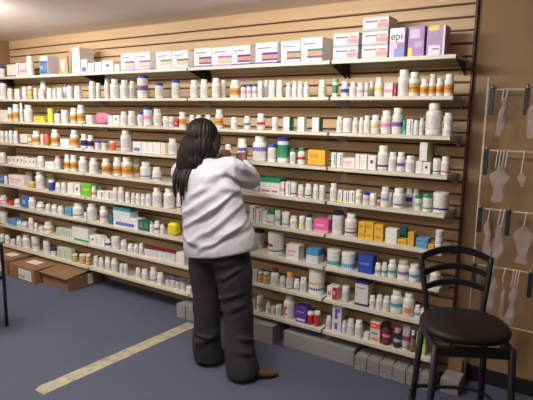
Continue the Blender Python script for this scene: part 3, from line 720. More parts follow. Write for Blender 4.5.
def boxm(st):
    s=rgb
    P_=dict(
     white=lambda:banded('carton_white',Wt,[],.3,tscale=(9,9,14)),
     cream=lambda:banded('carton_cream',s(232,222,196),[],.3,tscale=(9,9,14)),
     cream_bluefoot=lambda:banded('carton_cb',s(234,224,208),[(0,.12,0,1,s(80,90,160))],.2,tscale=(9,9,12)),
     darkstripe=lambda:banded('carton_ds',Wt,[(.1,.9,.62,.8,s(110,110,130))],.35,tscale=(10,10,14)),
     darkdot=lambda:banded('carton_dd',Wt,[(.45,.68,.35,.65,s(70,66,96))],.3,tscale=(9,9,14)),
     pink=lambda:banded('carton_pk',s(238,214,220),[(.3,.5,0,1,s(214,140,170))],.25),
     pinktext=lambda:banded('carton_pt',s(238,230,232),[(.5,.62,.1,.8,s(222,150,160)),(.25,.33,.1,.6,s(206,150,160))],.25,tscale=(9,9,14)),
     bluephoto=lambda:banded('carton_bp',s(214,212,216),[(.05,.95,.04,.96,s(52,110,186)),(.75,.95,.1,.9,s(228,228,236)),(.2,.6,.5,.9,s(140,120,130)),(.3,.5,.1,.4,s(120,190,230))],.1),
     kraft=lambda:banded('carton_kraft',s(186,148,108),[(.35,.8,.25,.7,s(230,226,222)),(.15,.35,.35,.6,s(222,206,190))],.1),
     tangreen=lambda:banded('carton_tg',s(176,140,112),[(0,.3,0,1,s(90,150,100))],.2),
     bluemarks=lambda:banded('carton_bm',s(232,234,240),[(.1,.45,.1,.85,s(96,112,180))],.4,tscale=(9,9,14)),
     p_purple=lambda:promo('purple',s(96,76,160),s(234,196,150),s(170,160,190),s(150,140,200)),
     p_green=lambda:promo('green',s(50,110,90),s(234,190,140),s(200,200,205),s(200,200,208)),
     p_blue=lambda:promo('blue',s(56,60,150),s(240,140,120),s(80,80,110),s(120,96,190)),
     p_magenta=lambda:promo('magenta',s(190,70,180),s(248,206,150),s(170,180,160),s(220,130,200)),
     p_teal=lambda:promo('teal',s(50,130,110),s(240,140,110),s(80,86,120),s(206,214,216)),
     greyred=lambda:banded('carton_gr',s(226,224,228),[(0,.2,0,1,s(176,186,190)),(.2,.55,.55,1,s(214,140,140)),(.8,1,0,1,s(196,204,206)),(.6,.74,.1,.6,s(120,120,130)),(.6,.74,.65,.95,s(220,110,110))],.05),
     epi=lambda:banded('carton_epi',s(204,190,226),[(.55,1,0,.85,s(236,234,242)),(0,.3,.3,1,s(120,130,210)),(.3,.5,.5,1,s(150,110,180))],.15,tscale=(4,4,5)),
     purpleyellowfoot=lambda:banded('carton_pyf',s(160,120,184),[(.6,.9,.1,.7,s(206,186,220)),(0,.3,0,.25,s(230,214,50)),(.3,.5,.4,.9,s(186,156,206))],.2,tscale=(4,4,5)),
     purpleyellowtop=lambda:banded('carton_pyt',s(172,136,192),[(.0,.35,.1,.75,s(228,220,236)),(.84,1,.1,.65,s(232,216,60)),(0,1,.88,1,s(226,222,226)),(.2,.24,.3,.7,s(60,50,80))],.2,tscale=(4,4,5)),
     red=lambda:banded('carton_red',s(190,50,60),[(.3,.6,.2,.8,s(220,150,150))],.2),
     yellow=lambda:banded('carton_yel',s(226,206,60),[(.3,.6,.1,.6,s(190,160,50))],.1),
     greenback=lambda:banded('carton_gb',Wt,[(0,1,.86,1.1,s(30,110,90))],.3,tscale=(9,9,14)),
     green=lambda:banded('carton_gn',s(40,150,120),[(0,.3,0,1,s(110,200,200))],.1),
     gold=lambda:banded('carton_gold',s(236,176,64),[(0,.06,0,1,s(140,70,40)),(.5,.75,.1,.6,s(206,150,56))],.12,tscale=(9,9,12)),
     goldsmall=lambda:banded('carton_gs',s(226,178,56),[(.35,.62,.2,.75,s(190,140,44))],.15,tscale=(7,7,9)),
     olive=lambda:banded('carton_ol',s(150,140,56),[(0,.3,0,1,s(190,182,140))],.1),
     greentop=lambda:banded('carton_gt',s(228,230,228),[(.72,1.1,0,1,s(30,130,100)),(.12,.22,.05,.5,s(206,60,70)),(.12,.22,.6,.9,s(206,60,70))],.22,tscale=(10,10,12)),
     yellowfoot=lambda:banded('carton_yf',s(226,228,228),[(0,.2,0,1,s(226,214,80)),(.3,.8,.4,.6,s(150,150,160))],.3),
     blue=lambda:banded('carton_bl',s(70,116,190),[(.4,.7,.2,.8,s(170,190,220))],.2),
     skyblue=lambda:banded('carton_sk',s(96,160,206),[(.45,.55,0,1,s(60,100,150))],.2,tscale=(6,6,9)),
     limegreen=lambda:banded('carton_lg',s(120,190,60),[(.5,.6,.2,.8,s(180,220,130))],.2,tscale=(7,7,9)),
     hotpink=lambda:banded('carton_hp',s(224,100,160),[(.5,.64,.15,.75,s(240,180,210)),(0,.2,0,1,s(236,160,196))],.2,tscale=(10,10,9)),
     teal=lambda:banded('carton_te',s(50,120,130),[],.2),
     tealtop=lambda:banded('carton_tt',s(222,228,232),[(.55,.85,0,1,s(60,150,170)),(.85,1.1,0,1,s(70,80,140))],.3),
     darkgreen=lambda:banded('carton_dg',s(40,100,84),[(.3,.8,.1,.4,s(110,140,136)),(.3,.8,.6,.9,s(100,130,124))],.3),
     skytop=lambda:banded('carton_st',s(214,220,226),[(.55,1.1,0,1,s(80,150,200))],.35),
     royal=lambda:banded('carton_ro',s(40,76,180),[(.5,.62,.1,.8,s(110,140,220))],.2,tscale=(8,8,9)),
     greenpale=lambda:banded('carton_gp',s(204,214,200),[(.2,.8,.4,.6,s(140,180,146))],.35),
     greenfoot=lambda:banded('carton_gf',s(226,230,226),[(0,.18,.1,1,s(40,170,90))],.15,tscale=(9,9,12)),
     maroontop=lambda:banded('carton_mt',s(226,226,228),[(.82,1.1,0,1,s(122,36,60))],.4),
     grey=lambda:banded('carton_gy',s(190,192,196),[],.3),
     whitered=lambda:banded('carton_wr',s(230,226,228),[(0,1,.52,1,s(180,36,60)),(.4,.7,.6,.8,s(220,160,170)),(.3,.6,.1,.4,s(150,130,150))],.1),
     navyends=lambda:banded('carton_ne',s(222,220,224),[(0,.1,0,1,s(36,40,100)),(.9,1.1,0,1,s(36,40,100)),(.7,.74,.15,.8,s(110,110,150))],.3,tscale=(14,14,22)),
     orange=lambda:banded('carton_or',s(214,120,40),[(.2,.4,0,1,s(236,170,90))],.1),
     violet=lambda:banded('carton_vi',s(90,60,160),[(.1,.25,.1,.9,s(200,196,230)),(.6,.7,.1,.8,s(150,130,210))],.1),
     purplestripe=lambda:banded('carton_ps',s(222,218,230),[(.1,.88,.3,.6,s(110,70,170)),(.35,.5,.3,.6,s(222,218,230)),(.75,.9,.5,.85,s(130,100,180))],.1),
     orangetop=lambda:banded('carton_ot',s(228,214,204),[(.68,.95,0,1,s(232,96,56)),(.78,.84,.1,.6,s(240,210,200)),(.4,.48,.1,.8,s(110,120,180)),(.1,.2,.2,.9,s(222,120,80))],.2),
     limewhite=lambda:banded('carton_lw',s(196,220,150),[(.5,1.1,.1,1,s(124,190,60)),(.1,.4,.1,.7,s(226,236,210))],.1),
    )
    return P_[st]()
BD=dict(white='white carton',cream='cream carton',cream_bluefoot='cream carton with a blue foot',darkstripe='white carton with dark upright print',darkdot='white carton with dark printed mark',
 pink='pale pink carton',pinktext='white carton with pink print',bluephoto='blue picture carton with grey side',kraft='brown kraft carton with white label',tangreen='tan carton with green foot',
 bluemarks='white carton with blue print',p_purple='wide white carton with purple band',p_green='wide white carton with green and tan bands',p_blue='wide white carton with blue and salmon bands',
 p_magenta='wide white carton with magenta band',p_teal='wide white carton with green and orange bands',greyred='flat grey and white carton with red print',epi='purple and white carton lettered epi',
 purpleyellowfoot='purple carton with yellow lower corner',purpleyellowtop='purple carton with yellow top patch',red='red carton',yellow='yellow carton',greenback='slim white carton with green side',
 green='small green carton',gold='golden yellow carton',goldsmall='small yellow carton',olive='tall olive carton',greentop='white carton with green top',yellowfoot='slim white carton with yellow foot',
 blue='blue carton',skyblue='sky blue carton',limegreen='lime green carton',hotpink='hot pink carton',teal='dark teal carton',tealtop='white carton with teal and navy top',darkgreen='dark green carton',
 skytop='white carton with sky blue top',royal='royal blue carton',greenpale='pale green and white carton',greenfoot='big white carton with green foot',maroontop='slim white carton with maroon top',grey='pale grey carton',
 whitered='white and red carton',navyends='white carton with navy top and foot',orange='orange carton',violet='violet carton',purplestripe='tall white carton with purple stripe',orangetop='white carton with orange red top',limewhite='lime green and white carton')
def look(it):
    o=dict(q.split('=') for q in it[10].split(',') if '=' in q); kd=it[1]; w,h=it[4],it[7]
    if kd=='x': return BD[o['st']]
    if kd=='g': return 'crinkled pink plastic pouch' if o['st']=='pinkbag' else 'bright yellow plastic bag'
    if kd=='t': return 'grey squeeze tube'
    body=o.get('body'); size='large ' if w>.075 or h>.15 else ('small ' if h<.08 else '')
    kn='bottle' if kd=='b' else 'straight sided bottle'
    s=size+(CN.get(body,body) if body else 'white')+' '+kn
    if 'cap' in o and o['cap']!=body: s+=' with '+CN.get(o['cap'],o['cap'])+' cap'
    if 'band' in o: s+=(' and ' if 'cap' in o else ' with ')+CN.get(o['band'],o['band'])+(' label' if 'cap' in o else ' label band')
    return s
NAME=dict(b='pill_bottle',c='pill_bottle',x='medicine_carton',g='plastic_bag',t='ointment_tube')
CAT=dict(b='pill bottle',c='pill bottle',x='medicine box',g='plastic bag',t='tube')
from collections import defaultdict
cell=defaultdict(list)
for it in ITEMS: cell[(it[0],it[9])].append(it)
NUM=['','first','second','third','fourth','fifth','sixth','seventh','eighth','ninth','tenth','eleventh','twelfth','thirteenth','fourteenth','fifteenth','sixteenth','seventeenth']
SHORTD={}
def make_label(it):
    d=look(it); c=sorted(cell[(it[0],it[9])],key=lambda q:q[2]); same=[q for q in c if look(q)==d]
    where='%s shelf, %s'%(ORD[it[0]],BAY[it[9]])
    if len(same)==1: return d+' on the '+where,None
    # nearest neighbour with a look unique in this bay
    uniq=[q for q in c if sum(look(r)==look(q) for r in c)==1]
    i=c.index(it)
    for j,rel in ((i-1,'right of'),(i+1,'left of')):
        if 0<=j<len(c) and c[j] in uniq:
            nb_=look(c[j]); s='%s just %s %s, %s'%(d,rel,nb_,where)
            if len(s.replace(',','').split())<=16: return s,where
    j=same.index(it)
    s='%s, %s such from left, %s'%(d,NUM[j+1],where)
    if j==0: s='%s, leftmost such, %s'%(d,where)
    if j==len(same)-1: s='%s, rightmost such, %s'%(d,where)
    if len(s.replace(',','').split())>16: s=s.replace('straight sided ','')
    return s,where
dark=mat('black_ink',rgb(24,20,40),.5)
def crinkle(bm,amt,sc):
    for v in bm.verts: v.co+=Vector(noise.noise_vector(v.co*sc))*amt
used=set()
for idx,it in enumerate(ITEMS):
    k,kd,x,y,w,d,z,h,n,bay,opt=it
    o=dict(q.split('=') for q in opt.split(',') if '=' in q)
    lab,_=make_label(it); hh=h/n
    GRP={'b':'pill bottles on the ','c':'pill bottles on the ','x':'cartons on the ','g':'bags on the ','t':'tubes on the '}[kd]+ORD[k]+' shelf, '+BAY[bay]
    for s in range(n):
        zz=z+s*hh+.0006*(1 if s==0 else s+1)
        l2=lab
        if n>1: l2={0:'lowest',n-1:'topmost'}.get(s,'middle' if n==3 else 'second from top')+' of stack: '+lab
        if n==3 and kd=='c' and s==1: l2='middle of stack: '+lab
        if len(l2.replace(',','').split())>16: l2=l2.replace('flat ','').replace(' the','').replace(' just','')
        while l2 in used: l2=l2.replace(' bay',' section') if ' bay' in l2 else l2+' too'
        used.add(l2)
        if kd in 'bc':
            t=tag(empty(NAME[kd],(x,y,zz)),l2,CAT[kd],GRP)
            bottle(kd,w,hh-.001,idx,o.get('cap','white'),o.get('body','white'),o.get('band'),t)
        elif kd=='t':
            t=tag(empty(NAME[kd],(x,y,zz)),l2,CAT[kd]); tubeitem(w,h,t)
        elif kd=='g':
            bm=bmesh.new(); bmesh.ops.create_icosphere(bm,subdivisions=4,radius=1)
            for v in bm.verts:
                c=v.co; e=lambda a:math.copysign(abs(a)**.6,a)
                v.co=Vector((e(c.x)*w*.46,e(c.y)*d*.4,h/2+e(c.z)*h*.46))
                v.co+=Vector(noise.noise_vector(v.co*60+Vector((idx,0,0))))*.005
                v.co.z=max(v.co.z,.0005)
            m=mat('pink_film',rgb(224,120,150),.25,bump=(90,.6,.01)) if o['st']=='pinkbag' else mat('yellow_film',rgb(228,214,30),.25,bump=(90,.6,.01))
            t=finish(bm,NAME[kd],m,None,True); t.location=(x,y,zz); tag(t,l2,CAT[kd])
        else:
            bm=bmesh.new(); g=hh-.0012
            box(bm,-w/2,w/2,-d/2,d/2,0,g,min(.0015,w*.08))
            t=finish(bm,NAME[kd],boxm(o['st'])); t.location=(x,y,zz)
            if w>.05: t.rotation_euler.z=random.uniform(-.012,.012)
            tag(t,l2,CAT[kd],GRP)
            if o['st']=='epi':
                cu=D.curves.new('lettering','FONT'); cu.body='epi'; cu.size=h*.36; cu.extrude=.0004; cu.offset=.0006
                tmp=D.objects.new('tmp',cu); C.objects.link(tmp)
                me=D.meshes.new_from_object(tmp.evaluated_get(bpy.context.evaluated_depsgraph_get())); D.objects.remove(tmp)
                lt=D.objects.new('lettering',me); C.objects.link(lt); me.materials.append(dark); lt.parent=t
                lt.rotation_euler=(PI/2,0,0); lt.location=(-w*.44,-d/2-.0006,h*.6); lt['label']='black printed lettering'
# ------------------------------------------------------------ person
skin=mat('brown_skin',rgb(112,74,56),.45,bump=(200,.1,.001))
jack=mat('white_jacket_cotton',rgb(186,186,196),.85,bump=(26,.35,.02))
trou=mat('charcoal_pinstripe',rgb(35,35,41),.75,noise_=(60,.25,(3,3,.05)))
hairm=mat('black_hair',rgb(20,15,16),.5,spec=.25,noise_=(40,.4,(3,3,.3)))
shoem=mat('brown_leather',rgb(94,57,42),.35,coat=.3)
shoed=mat('dark_leather',rgb(30,26,28),.4)
glassf=mat('dark_glasses_frame',rgb(30,24,26),.3)
PX,PY=-2.10,-.50
per=tag(empty('person',(PX,PY,0)),'person with long black hair in white jacket and charcoal trousers reaching to the shelves','person')
def loc(bm): bmesh.ops.translate(bm,vec=(-PX,-PY,0),verts=bm.verts)
HC=Vector((-2.185,-.485,1.515)); hrot=Matrix.Rotation(-.18,4,'Z')@Matrix.Rotation(-.12,4,'X')
hf=(hrot@Vector((0,1,0))); hs=(hrot@Vector((1,0,0)))
ls,rs=Vector((-2.34,-.535,1.305)),Vector((-1.985,-.49,1.345))
rel,rw=Vector((-1.985,-.262,1.245)),Vector((-2.085,-.205,1.335))
lel,lw=Vector((-2.36,-.32,1.19)),Vector((-2.285,-.235,1.37))
lh,rh=Vector((-2.17,-.50,.86)),Vector((-1.99,-.50,.86))
lk,rk=Vector((-2.15,-.52,.46)),Vector((-1.915,-.50,.46))
la,ra=Vector((-2.145,-.52,.07)),Vector((-1.83,-.545,.07))
bm=bmesh.new()
ell(bm,HC+Vector((0,0,.02)),(.073,.09,.10),hrot)                       # skull
ell(bm,HC+hf*.025+Vector((0,0,-.045)),(.055,.062,.068),hrot)            # jaw
ell(bm,HC+hf*.092+Vector((0,0,-.02)),(.013,.018,.024),hrot)             # nose
ell(bm,HC+hf*.082+Vector((0,0,-.062)),(.024,.012,.010),hrot)            # lips
ell(bm,HC+hf*.070+Vector((0,0,-.095)),(.022,.018,.016),hrot)            # chin
for s in (-1,1):
    ell(bm,HC+hs*.074*s+hf*.0+Vector((0,0,-.015)),(.010,.018,.030),hrot)  # ears
    ell(bm,HC+hs*.03*s+hf*.078+Vector((0,0,.012)),(.020,.014,.010),hrot)
    ell(bm,HC+hs*.038*s+hf*.062+Vector((0,0,-.035)),(.024,.022,.024),hrot) # cheeks
nk=Vector((-2.165,-.515,1.36))
tube(bm,[(*(HC+Vector((0,-.01,-.05))),.055),(*nk,.056),(nk.x+.01,nk.y,1.30,.075)],14,3)
loft(bm,[(.80,-2.08,-.50,.17,.12,0),(.95,-2.085,-.50,.185,.125,0),(1.10,-2.11,-.50,.16,.11,0),(1.25,-2.145,-.505,.165,.105,0),(1.345,-2.15,-.51,.13,.075,0),(1.38,-2.16,-.515,.06,.05,0)],28,3)
def limb(pts,sub=4): tube(bm,[(*p_,r) for p_,r in pts],14,sub)
limb([(rs+Vector((-.04,0,-.02)),.055),(rs,.056),(rs.lerp(rel,.5),.047),(rel,.038),(rel.lerp(rw,.35),.040),(rw,.026)])
limb([(ls+Vector((.04,0,-.02)),.055),(ls,.056),(ls.lerp(lel,.5),.047),(lel,.038),(lel.lerp(lw,.35),.040),(lw,.026)])
for h_,k_,a_ in ((lh,lk,la),(rh,rk,ra)):
    limb([(h_+Vector((0,0,.02)),.09),(h_+Vector((0,0,-.08)),.088),(h_.lerp(k_,.6),.07),(k_,.054),(k_.lerp(a_,.35),.055),(a_+Vector((0,0,.06)),.036),(a_,.036)])
# feet inside the shoes
fdL=Vector((.20,.98,0)).normalized(); fdR=Vector((.76,.65,0)).normalized()
for a_,fd in ((la,fdL),(ra,fdR)):
    limb([(a_-fd*.045+Vector((0,0,-.035)),.024),(a_+Vector((0,0,-.03)),.032),(a_+fd*.09+Vector((0,0,-.037)),.028),(a_+fd*.15+Vector((0,0,-.045)),.018)])
# hands: palm, four fingers wrapped round a bottle, thumb on the near side
HB=Vector((-2.135,-.155,1.405))   # bottle in the right hand: axis through here
HB2=Vector((-2.235,-.185,1.42))
def hand(wrist,bc,br,mirror):
    """fingers curl round the vertical bottle at bc, radius br"""
    d=(bc-wrist); d.z=0; d.normalize(); side=Vector((-d.y,d.x,0))*mirror
    palm=bc-d*(br+.014)+side*(-.012)
    for o_ in (-.024,-.008,.008,.024):
        tube(bm,[(*(wrist+Vector((0,0,o_*.5))),.017),(*(wrist.lerp(palm,.5)+Vector((0,0,o_*.8))),.0145),(*(palm+Vector((0,0,o_-.004))),.0125)],8,2)
    L_=(.82,1.0,.95,.74); a0=math.atan2(-d.y,-d.x)
    for f,(o_,q) in enumerate(zip((.028,.010,-.008,-.026),L_)):
        pts=[]
        for i,t in enumerate((0,.33,.62,.86,1)):
            ang=a0-mirror*(.25+2.0*q*t); R_=br+.0085
            pts.append((bc.x+math.cos(ang)*R_,bc.y+math.sin(ang)*R_,palm.z+o_-.006*t,.0088-.0025*t))
        pts.insert(0,(*(palm+Vector((0,0,o_))),.0105))
        tube(bm,pts,8,2)
    pts=[(*(wrist.lerp(palm,.35)+Vector((0,0,.012))-side*.012),.013)]
    for t in (0,.5,1):
        ang=a0+mirror*(.45+.75*t); R_=br+.010
        pts.append((bc.x+math.cos(ang)*R_,bc.y+math.sin(ang)*R_,palm.z+.02+.022*t,.0108-.002*t))
    tube(bm,pts,8,2)
hand(rw,Vector((HB.x,HB.y,1.385)),.031,1)
hand(lw,Vector((HB2.x,HB2.y,1.405)),.024,-1)
loc(bm); body=remesh(finish(bm,'body',skin,per),.0052,2)

# jacket
JF=[(-0.184,0.961,0.158,1.207),(-0.142,0.871,0.206,1.143),(-0.196,1.05,0.021,1.191),(-0.073,0.838,0.219,1.038),(-0.167,1.143,-0.031,1.246),(0.059,1.232,0.182,1.187),(-0.1,1.025,0.084,1.15),(0.026,0.945,0.243,1.007),(-0.184,0.909,-0.073,0.864),(0.108,1.32,0.217,1.249),(0.157,1.371,0.252,1.299),(-0.038,1.27,0.096,1.343)]
TF=[(0.025,0.643,0.2,0.741),(0.039,0.514,0.201,0.582),(-0.001,0.729,0.168,0.79),(0.159,0.296,0.273,0.255),(0.185,0.212,0.287,0.181),(-0.117,0.159,0.039,0.258),(-0.131,0.232,0.011,0.222),(0.086,0.447,0.209,0.494)]
def creases(c,lines,wd,amp):
    """cloth pulled into soft ridges; c is local to the figure, u runs across the back"""
    u=.83*c.x+.55*c.y; q=Vector((u,c.z)); tot=0
    q=q+Vector((noise.noise(c*9),noise.noise(c*9+Vector((7,0,0)))))*.018
    for n_,(a,b,e,f) in enumerate(lines):
        A_=Vector((a,b)); B_=Vector((e,f)); d=B_-A_; L2=d.length
        t=(q-A_).dot(d)/(L2*L2); 
        if t<-.15 or t>1.15: continue
        dist=abs((q-A_).x*d.y-(q-A_).y*d.x)/L2
        side=((q-A_).x*d.y-(q-A_).y*d.x)/L2
        w=wd*(.8+.3*(n_%3))
        env=max(0,math.sin(PI*min(1,max(0,(t+.15)/1.3))))
        tot+=amp*env*(math.exp(-(side/w)**2)-.6*math.exp(-((side-1.8*w)/w)**2))
    return tot
# jacket
bm=bmesh.new()
loft(bm,[(.785,-2.05,-.495,.258,.195,.20),(.83,-2.055,-.50,.258,.195,.17),(.93,-2.065,-.50,.246,.19,.08),(1.05,-2.10,-.505,.228,.172,.03),(1.17,-2.13,-.51,.225,.155,0),(1.27,-2.145,-.51,.212,.138,0),(1.335,-2.145,-.51,.165,.105,0),(1.375,-2.155,-.512,.10,.075,0),(1.40,-2.163,-.514,.066,.062,0)],44,4,2.2)
def sl(pts): tube(bm,[(*p_,r) for p_,r in pts],18,4)
sl([(rs+Vector((-.06,-.01,-.03)),.085),(rs+Vector((0,0,-.01)),.086),(rs.lerp(rel,.5)+Vector((.005,0,-.005)),.078),(rel+Vector((.005,.0,.0)),.068),(rel.lerp(rw,.4),.062),(rel.lerp(rw,.82),.047),(rel.lerp(rw,.93),.044)])
sl([(ls+Vector((.06,0,-.03)),.085),(ls+Vector((0,0,-.01)),.084),(ls.lerp(lel,.5),.072),(lel,.064),(lel.lerp(lw,.4),.057),(lel.lerp(lw,.88),.043)])
ell(bm,(-2.165,-.53,1.375),(.070,.062,.024))                         # collar
loc(bm); jk=remesh(finish(bm,'jacket',jack,per),.0085,3)
me=jk.data
nrm=[v.normal.copy() for v in me.vertices]
for v,n_ in zip(me.vertices,nrm):
    f=creases(v.co,JF,.016,.016)*(1 if n_.y<.25 else .3)+noise.noise(v.co*6)*.010+noise.noise(v.co*15)*.003
    v.co+=n_*f
# ribbed sleeve and vent seams
bm=bmesh.new()
tube(bm,[(-2.10-PX,-.672-PY,.80,.0035),(-2.115-PX,-.668-PY,.95,.003),(-2.13-PX,-.672-PY,1.08,.003)],6,3)
# trousers
bm=bmesh.new()
loft(bm,[(.74,-2.065,-.50,.185,.14,0),(.80,-2.07,-.50,.20,.15,0),(.90,-2.075,-.50,.20,.145,0),(.98,-2.085,-.50,.18,.13,0)],30,3)
tube(bm,[(-2.16,-.50,.86,.125),(-2.165,-.51,.72,.120),(-2.155,-.52,.58,.104),(-2.15,-.52,.44,.094),(-2.145,-.525,.28,.092),(-2.145,-.525,.14,.098),(-2.14,-.515,.05,.102),(-2.14,-.515,.022,.10)],22,4)
tube(bm,[(-1.99,-.50,.86,.128),(-1.955,-.50,.72,.126),(-1.93,-.50,.58,.112),(-1.91,-.50,.44,.100),(-1.885,-.515,.28,.096),(-1.855,-.54,.14,.102),(-1.83,-.55,.05,.108),(-1.825,-.55,.022,.104)],22,4)
loc(bm); tr=remesh(finish(bm,'trousers',trou,per),.0085,3)
me=tr.data; nrm=[v.normal.copy() for v in me.vertices]
for v,n_ in zip(me.vertices,nrm):
    p_=v.co; f=creases(p_,TF,.016,.010)*(1 if n_.y<.3 else .3)+noise.noise(p_*6)*.008+noise.noise(p_*13)*.004
    v.co+=n_*f
    v.co.z=max(v.co.z,.012)
def shoe(a_,fd,m,nm):
    bm=bmesh.new(); n=26; S_=catmull([(-.075,.018,.050),(-.06,.033,.075),(0,.036,.085),(.06,.040,.066),(.12,.043,.050),(.165,.036,.042),(.195,.018,.030),(.205,.005,.018)],3); rings=[]
    sd=Vector((fd.y,-fd.x,0))
    for t,wd,ht in S_:
        ring=[]
        for i in range(n):
            th=2*PI*i/n; y=wd*math.cos(th); z=ht*.5+ht*.5*math.sin(th)
            z=max(z,.012); c=Vector((a_.x,a_.y,0))+fd*t+sd*y; ring.append(bm.verts.new((c.x-PX,c.y-PY,z)))
        rings.append(ring)
    for a,b in zip(rings,rings[1:]):
        for i in range(n): bm.faces.new((a[i],a[(i+1)%n],b[(i+1)%n],b[i]))
    bm.faces.new(list(reversed(rings[0]))); bm.faces.new(rings[-1])
    o=finish(bm,'shoe',m,per,True); o['label']=nm
    bm=bmesh.new(); rings=[]
    for z in (0,.012):
        ring=[]
        for t,wd,ht in S_: c=Vector((a_.x,a_.y,0))+fd*t+sd*(wd+.003); ring.append((c.x-PX,c.y-PY))
        for t,wd,ht in reversed(S_): c=Vector((a_.x,a_.y,0))+fd*t-sd*(wd+.003); ring.append((c.x-PX,c.y-PY))
        rings.append([bm.verts.new((x,y,z)) for x,y in ring])
    m_=len(rings[0])
    for i in range(m_): bm.faces.new((rings[0][i],rings[0][(i+1)%m_],rings[1][(i+1)%m_],rings[1][i]))
    bm.faces.new(list(reversed(rings[0]))); bm.faces.new(rings[1]); bmesh.ops.recalc_face_normals(bm,faces=bm.faces)
    finish(bm,'sole',shoed,o)
shoe(la,fdL,shoed,'dark leather shoe on the far foot'); shoe(ra+fdR*.03,fdR,shoem,'brown leather shoe pointing right')
# hair
bm=bmesh.new()
ell(bm,HC+Vector((-.012,-.025,.03)),(.098,.108,.108),hrot)
ell(bm,HC+Vector((-.018,-.055,-.05)),(.108,.085,.13),hrot)
ell(bm,HC+Vector((-.035,-.085,-.13)),(.10,.065,.10),hrot)
tube(bm,[(HC.x+.06,HC.y+.03,HC.z+.03,.03),(HC.x+.078,HC.y+.0,HC.z-.05,.03),(HC.x+.062,HC.y-.04,HC.z-.13,.026),(HC.x+.03,HC.y-.10,HC.z-.18,.015)],10,3)
tube(bm,[(HC.x-.07,HC.y+.02,HC.z+.03,.035),(HC.x-.095,HC.y+.0,HC.z-.07,.038),(HC.x-.11,HC.y-.03,HC.z-.18,.03),(HC.x-.12,HC.y-.08,HC.z-.24,.012)],10,3)
loc(bm)
# keep the face clear
hr=remesh(finish(bm,'hair',hairm,per),.007,2)
me=hr.data; bmh=bmesh.new(); bmh.from_mesh(me)
hc=HC-Vector((PX,PY,0))
for v in bmh.verts:
    r_=v.co-hc; f=r_.dot(hf); 
    if f>.055 and r_.z<.062:  v.co-=hf*(f-.055)*.9
    ang=math.atan2(r_.y,r_.x)
    v.co+=v.normal*(.004*math.sin(ang*26+v.co.z*9+noise.noise(v.co*8)*4))
bmh.to_mesh(me); bmh.free()
random.seed(11)
bm=bmesh.new()
for i in range(90):
    a=random.uniform(-2.75,.35)-.25; el=random.uniform(.2,1.2)
    d=Vector((math.cos(a)*math.cos(el),math.sin(a)*math.cos(el),math.sin(el)))
    st=HC+Vector((-.012,-.025,.03))+Vector((d.x*.092,d.y*.10,d.z*.102))
    d2=Vector((math.cos(a),math.sin(a),0))
    m1=HC+Vector((-.03,-.045,-.04))+Vector((d2.x*.108,d2.y*.088,random.uniform(-.02,.02)))
    m2=HC+Vector((-.055,-.075,-.15))+Vector((d2.x*.10,d2.y*.075,random.uniform(-.02,.02)))
    if a>-.3: m2=HC+Vector((.03+.02*random.random(),-.05,-.14))
    ln=random.uniform(.23,.30) if a<-1.0 else random.uniform(.17,.23)
    e=HC+Vector((-.07,-.10,-ln))+Vector((d2.x*.07+random.uniform(-.02,.02),d2.y*.055,0))
    tube(bm,[(*st,.004),(*m1,.0085),(*m2,.009),(*e,.0018)],6,4)
for dx,dy,dz in ((-.02,-.17,-.38),(-.04,-.17,-.41),(-.10,-.16,-.37),(-.13,-.14,-.36),(-.03,-.17,-.35),(.0,-.165,-.32),(-.07,-.165,-.33)):   # long lock tips on the back
    s0=HC+Vector((dx*.9-.01,-.10,-.14)); tube(bm,[(*s0,.013),(*(HC+Vector((dx-.01,dy-.01,-.24))),.012),(*(HC+Vector((dx,dy-.02,dz))),.003)],8,4)
loc(bm); lk_=finish(bm,'hair_locks',hairm,hr,True)
# glasses
bm=bmesh.new()
for s in (-1,1):
    c=HC+hf*.100+hs*.034*s+Vector((0,0,.012))
    pts=[(*(c+hs*.025*math.cos(t*PI/6)+Vector((0,0,.018*math.sin(t*PI/6)))),.0018) for t in range(13)]; tube(bm,pts,6)
    tube(bm,[(*(c+hs*.025*s),.002),(*(HC+hs*.078*s+hf*.01+Vector((0,0,.012))),.002)],6)
tube(bm,[(*(HC+hf*.10-hs*.010+Vector((0,0,.012))),.0018),(*(HC+hf*.10+hs*.010+Vector((0,0,.012))),.0018)],6)
loc(bm); finish(bm,'glasses',glassf,per,True)
# bottles in the hands
t=tag(empty('pill_bottle',(HB.x,HB.y,1.372)),'large white pill bottle with blue label held up in the raised right hand','pill bottle'); bottle('b',.064,.14,0,'white','white','violet',t)
t=tag(empty('pill_bottle',(HB2.x,HB2.y,1.375)),'small white pill bottle held in front of the face','pill bottle'); bottle('b',.047,.095,1,'white','white',None,t)

# ------------------------------------------------------------ bar stool
blk=mat('black_powder_coat',rgb(36,35,40),.5,spec=.3); vin=mat('black_brown_vinyl',rgb(34,27,28),.5,spec=.3)
wall_a=math.radians(17); Fh=Vector((-.19,.982,0)); Rr=Vector((.982,.19,0))
fv=-Fh*math.cos(wall_a)+Rr*math.sin(wall_a); rz_=math.atan2(fv.y,fv.x)+PI/2     # local -y = front
st=tag(empty('bar_stool',(-.478,-.67,0),rz_),'black metal bar stool with arched ladder back and dark padded seat by the rack','bar stool')
bm=bmesh.new(); n=40; pr=[(.0,.712),(.15,.712),(.182,.715),(.192,.725),(.194,.738),(.187,.748),(.16,.755),(.0,.758)]
rings=[]
for r,z in pr[1:-1]:
    ring=[]
    for i in range(n):
        th=2*PI*i/n; c,s=math.cos(th),math.sin(th); e=.85
        ring.append(bm.verts.new((r*math.copysign(abs(c)**e,c),r*math.copysign(abs(s)**e,s),z)))
    rings.append(ring)
for a,b in zip(rings,rings[1:]):
    for i in range(n): bm.faces.new((a[i],a[(i+1)%n],b[(i+1)%n],b[i]))
bm.faces.new(list(reversed(rings[0]))); bm.faces.new(rings[-1]); finish(bm,'seat',vin,st,True,60)
bm=bmesh.new(); 
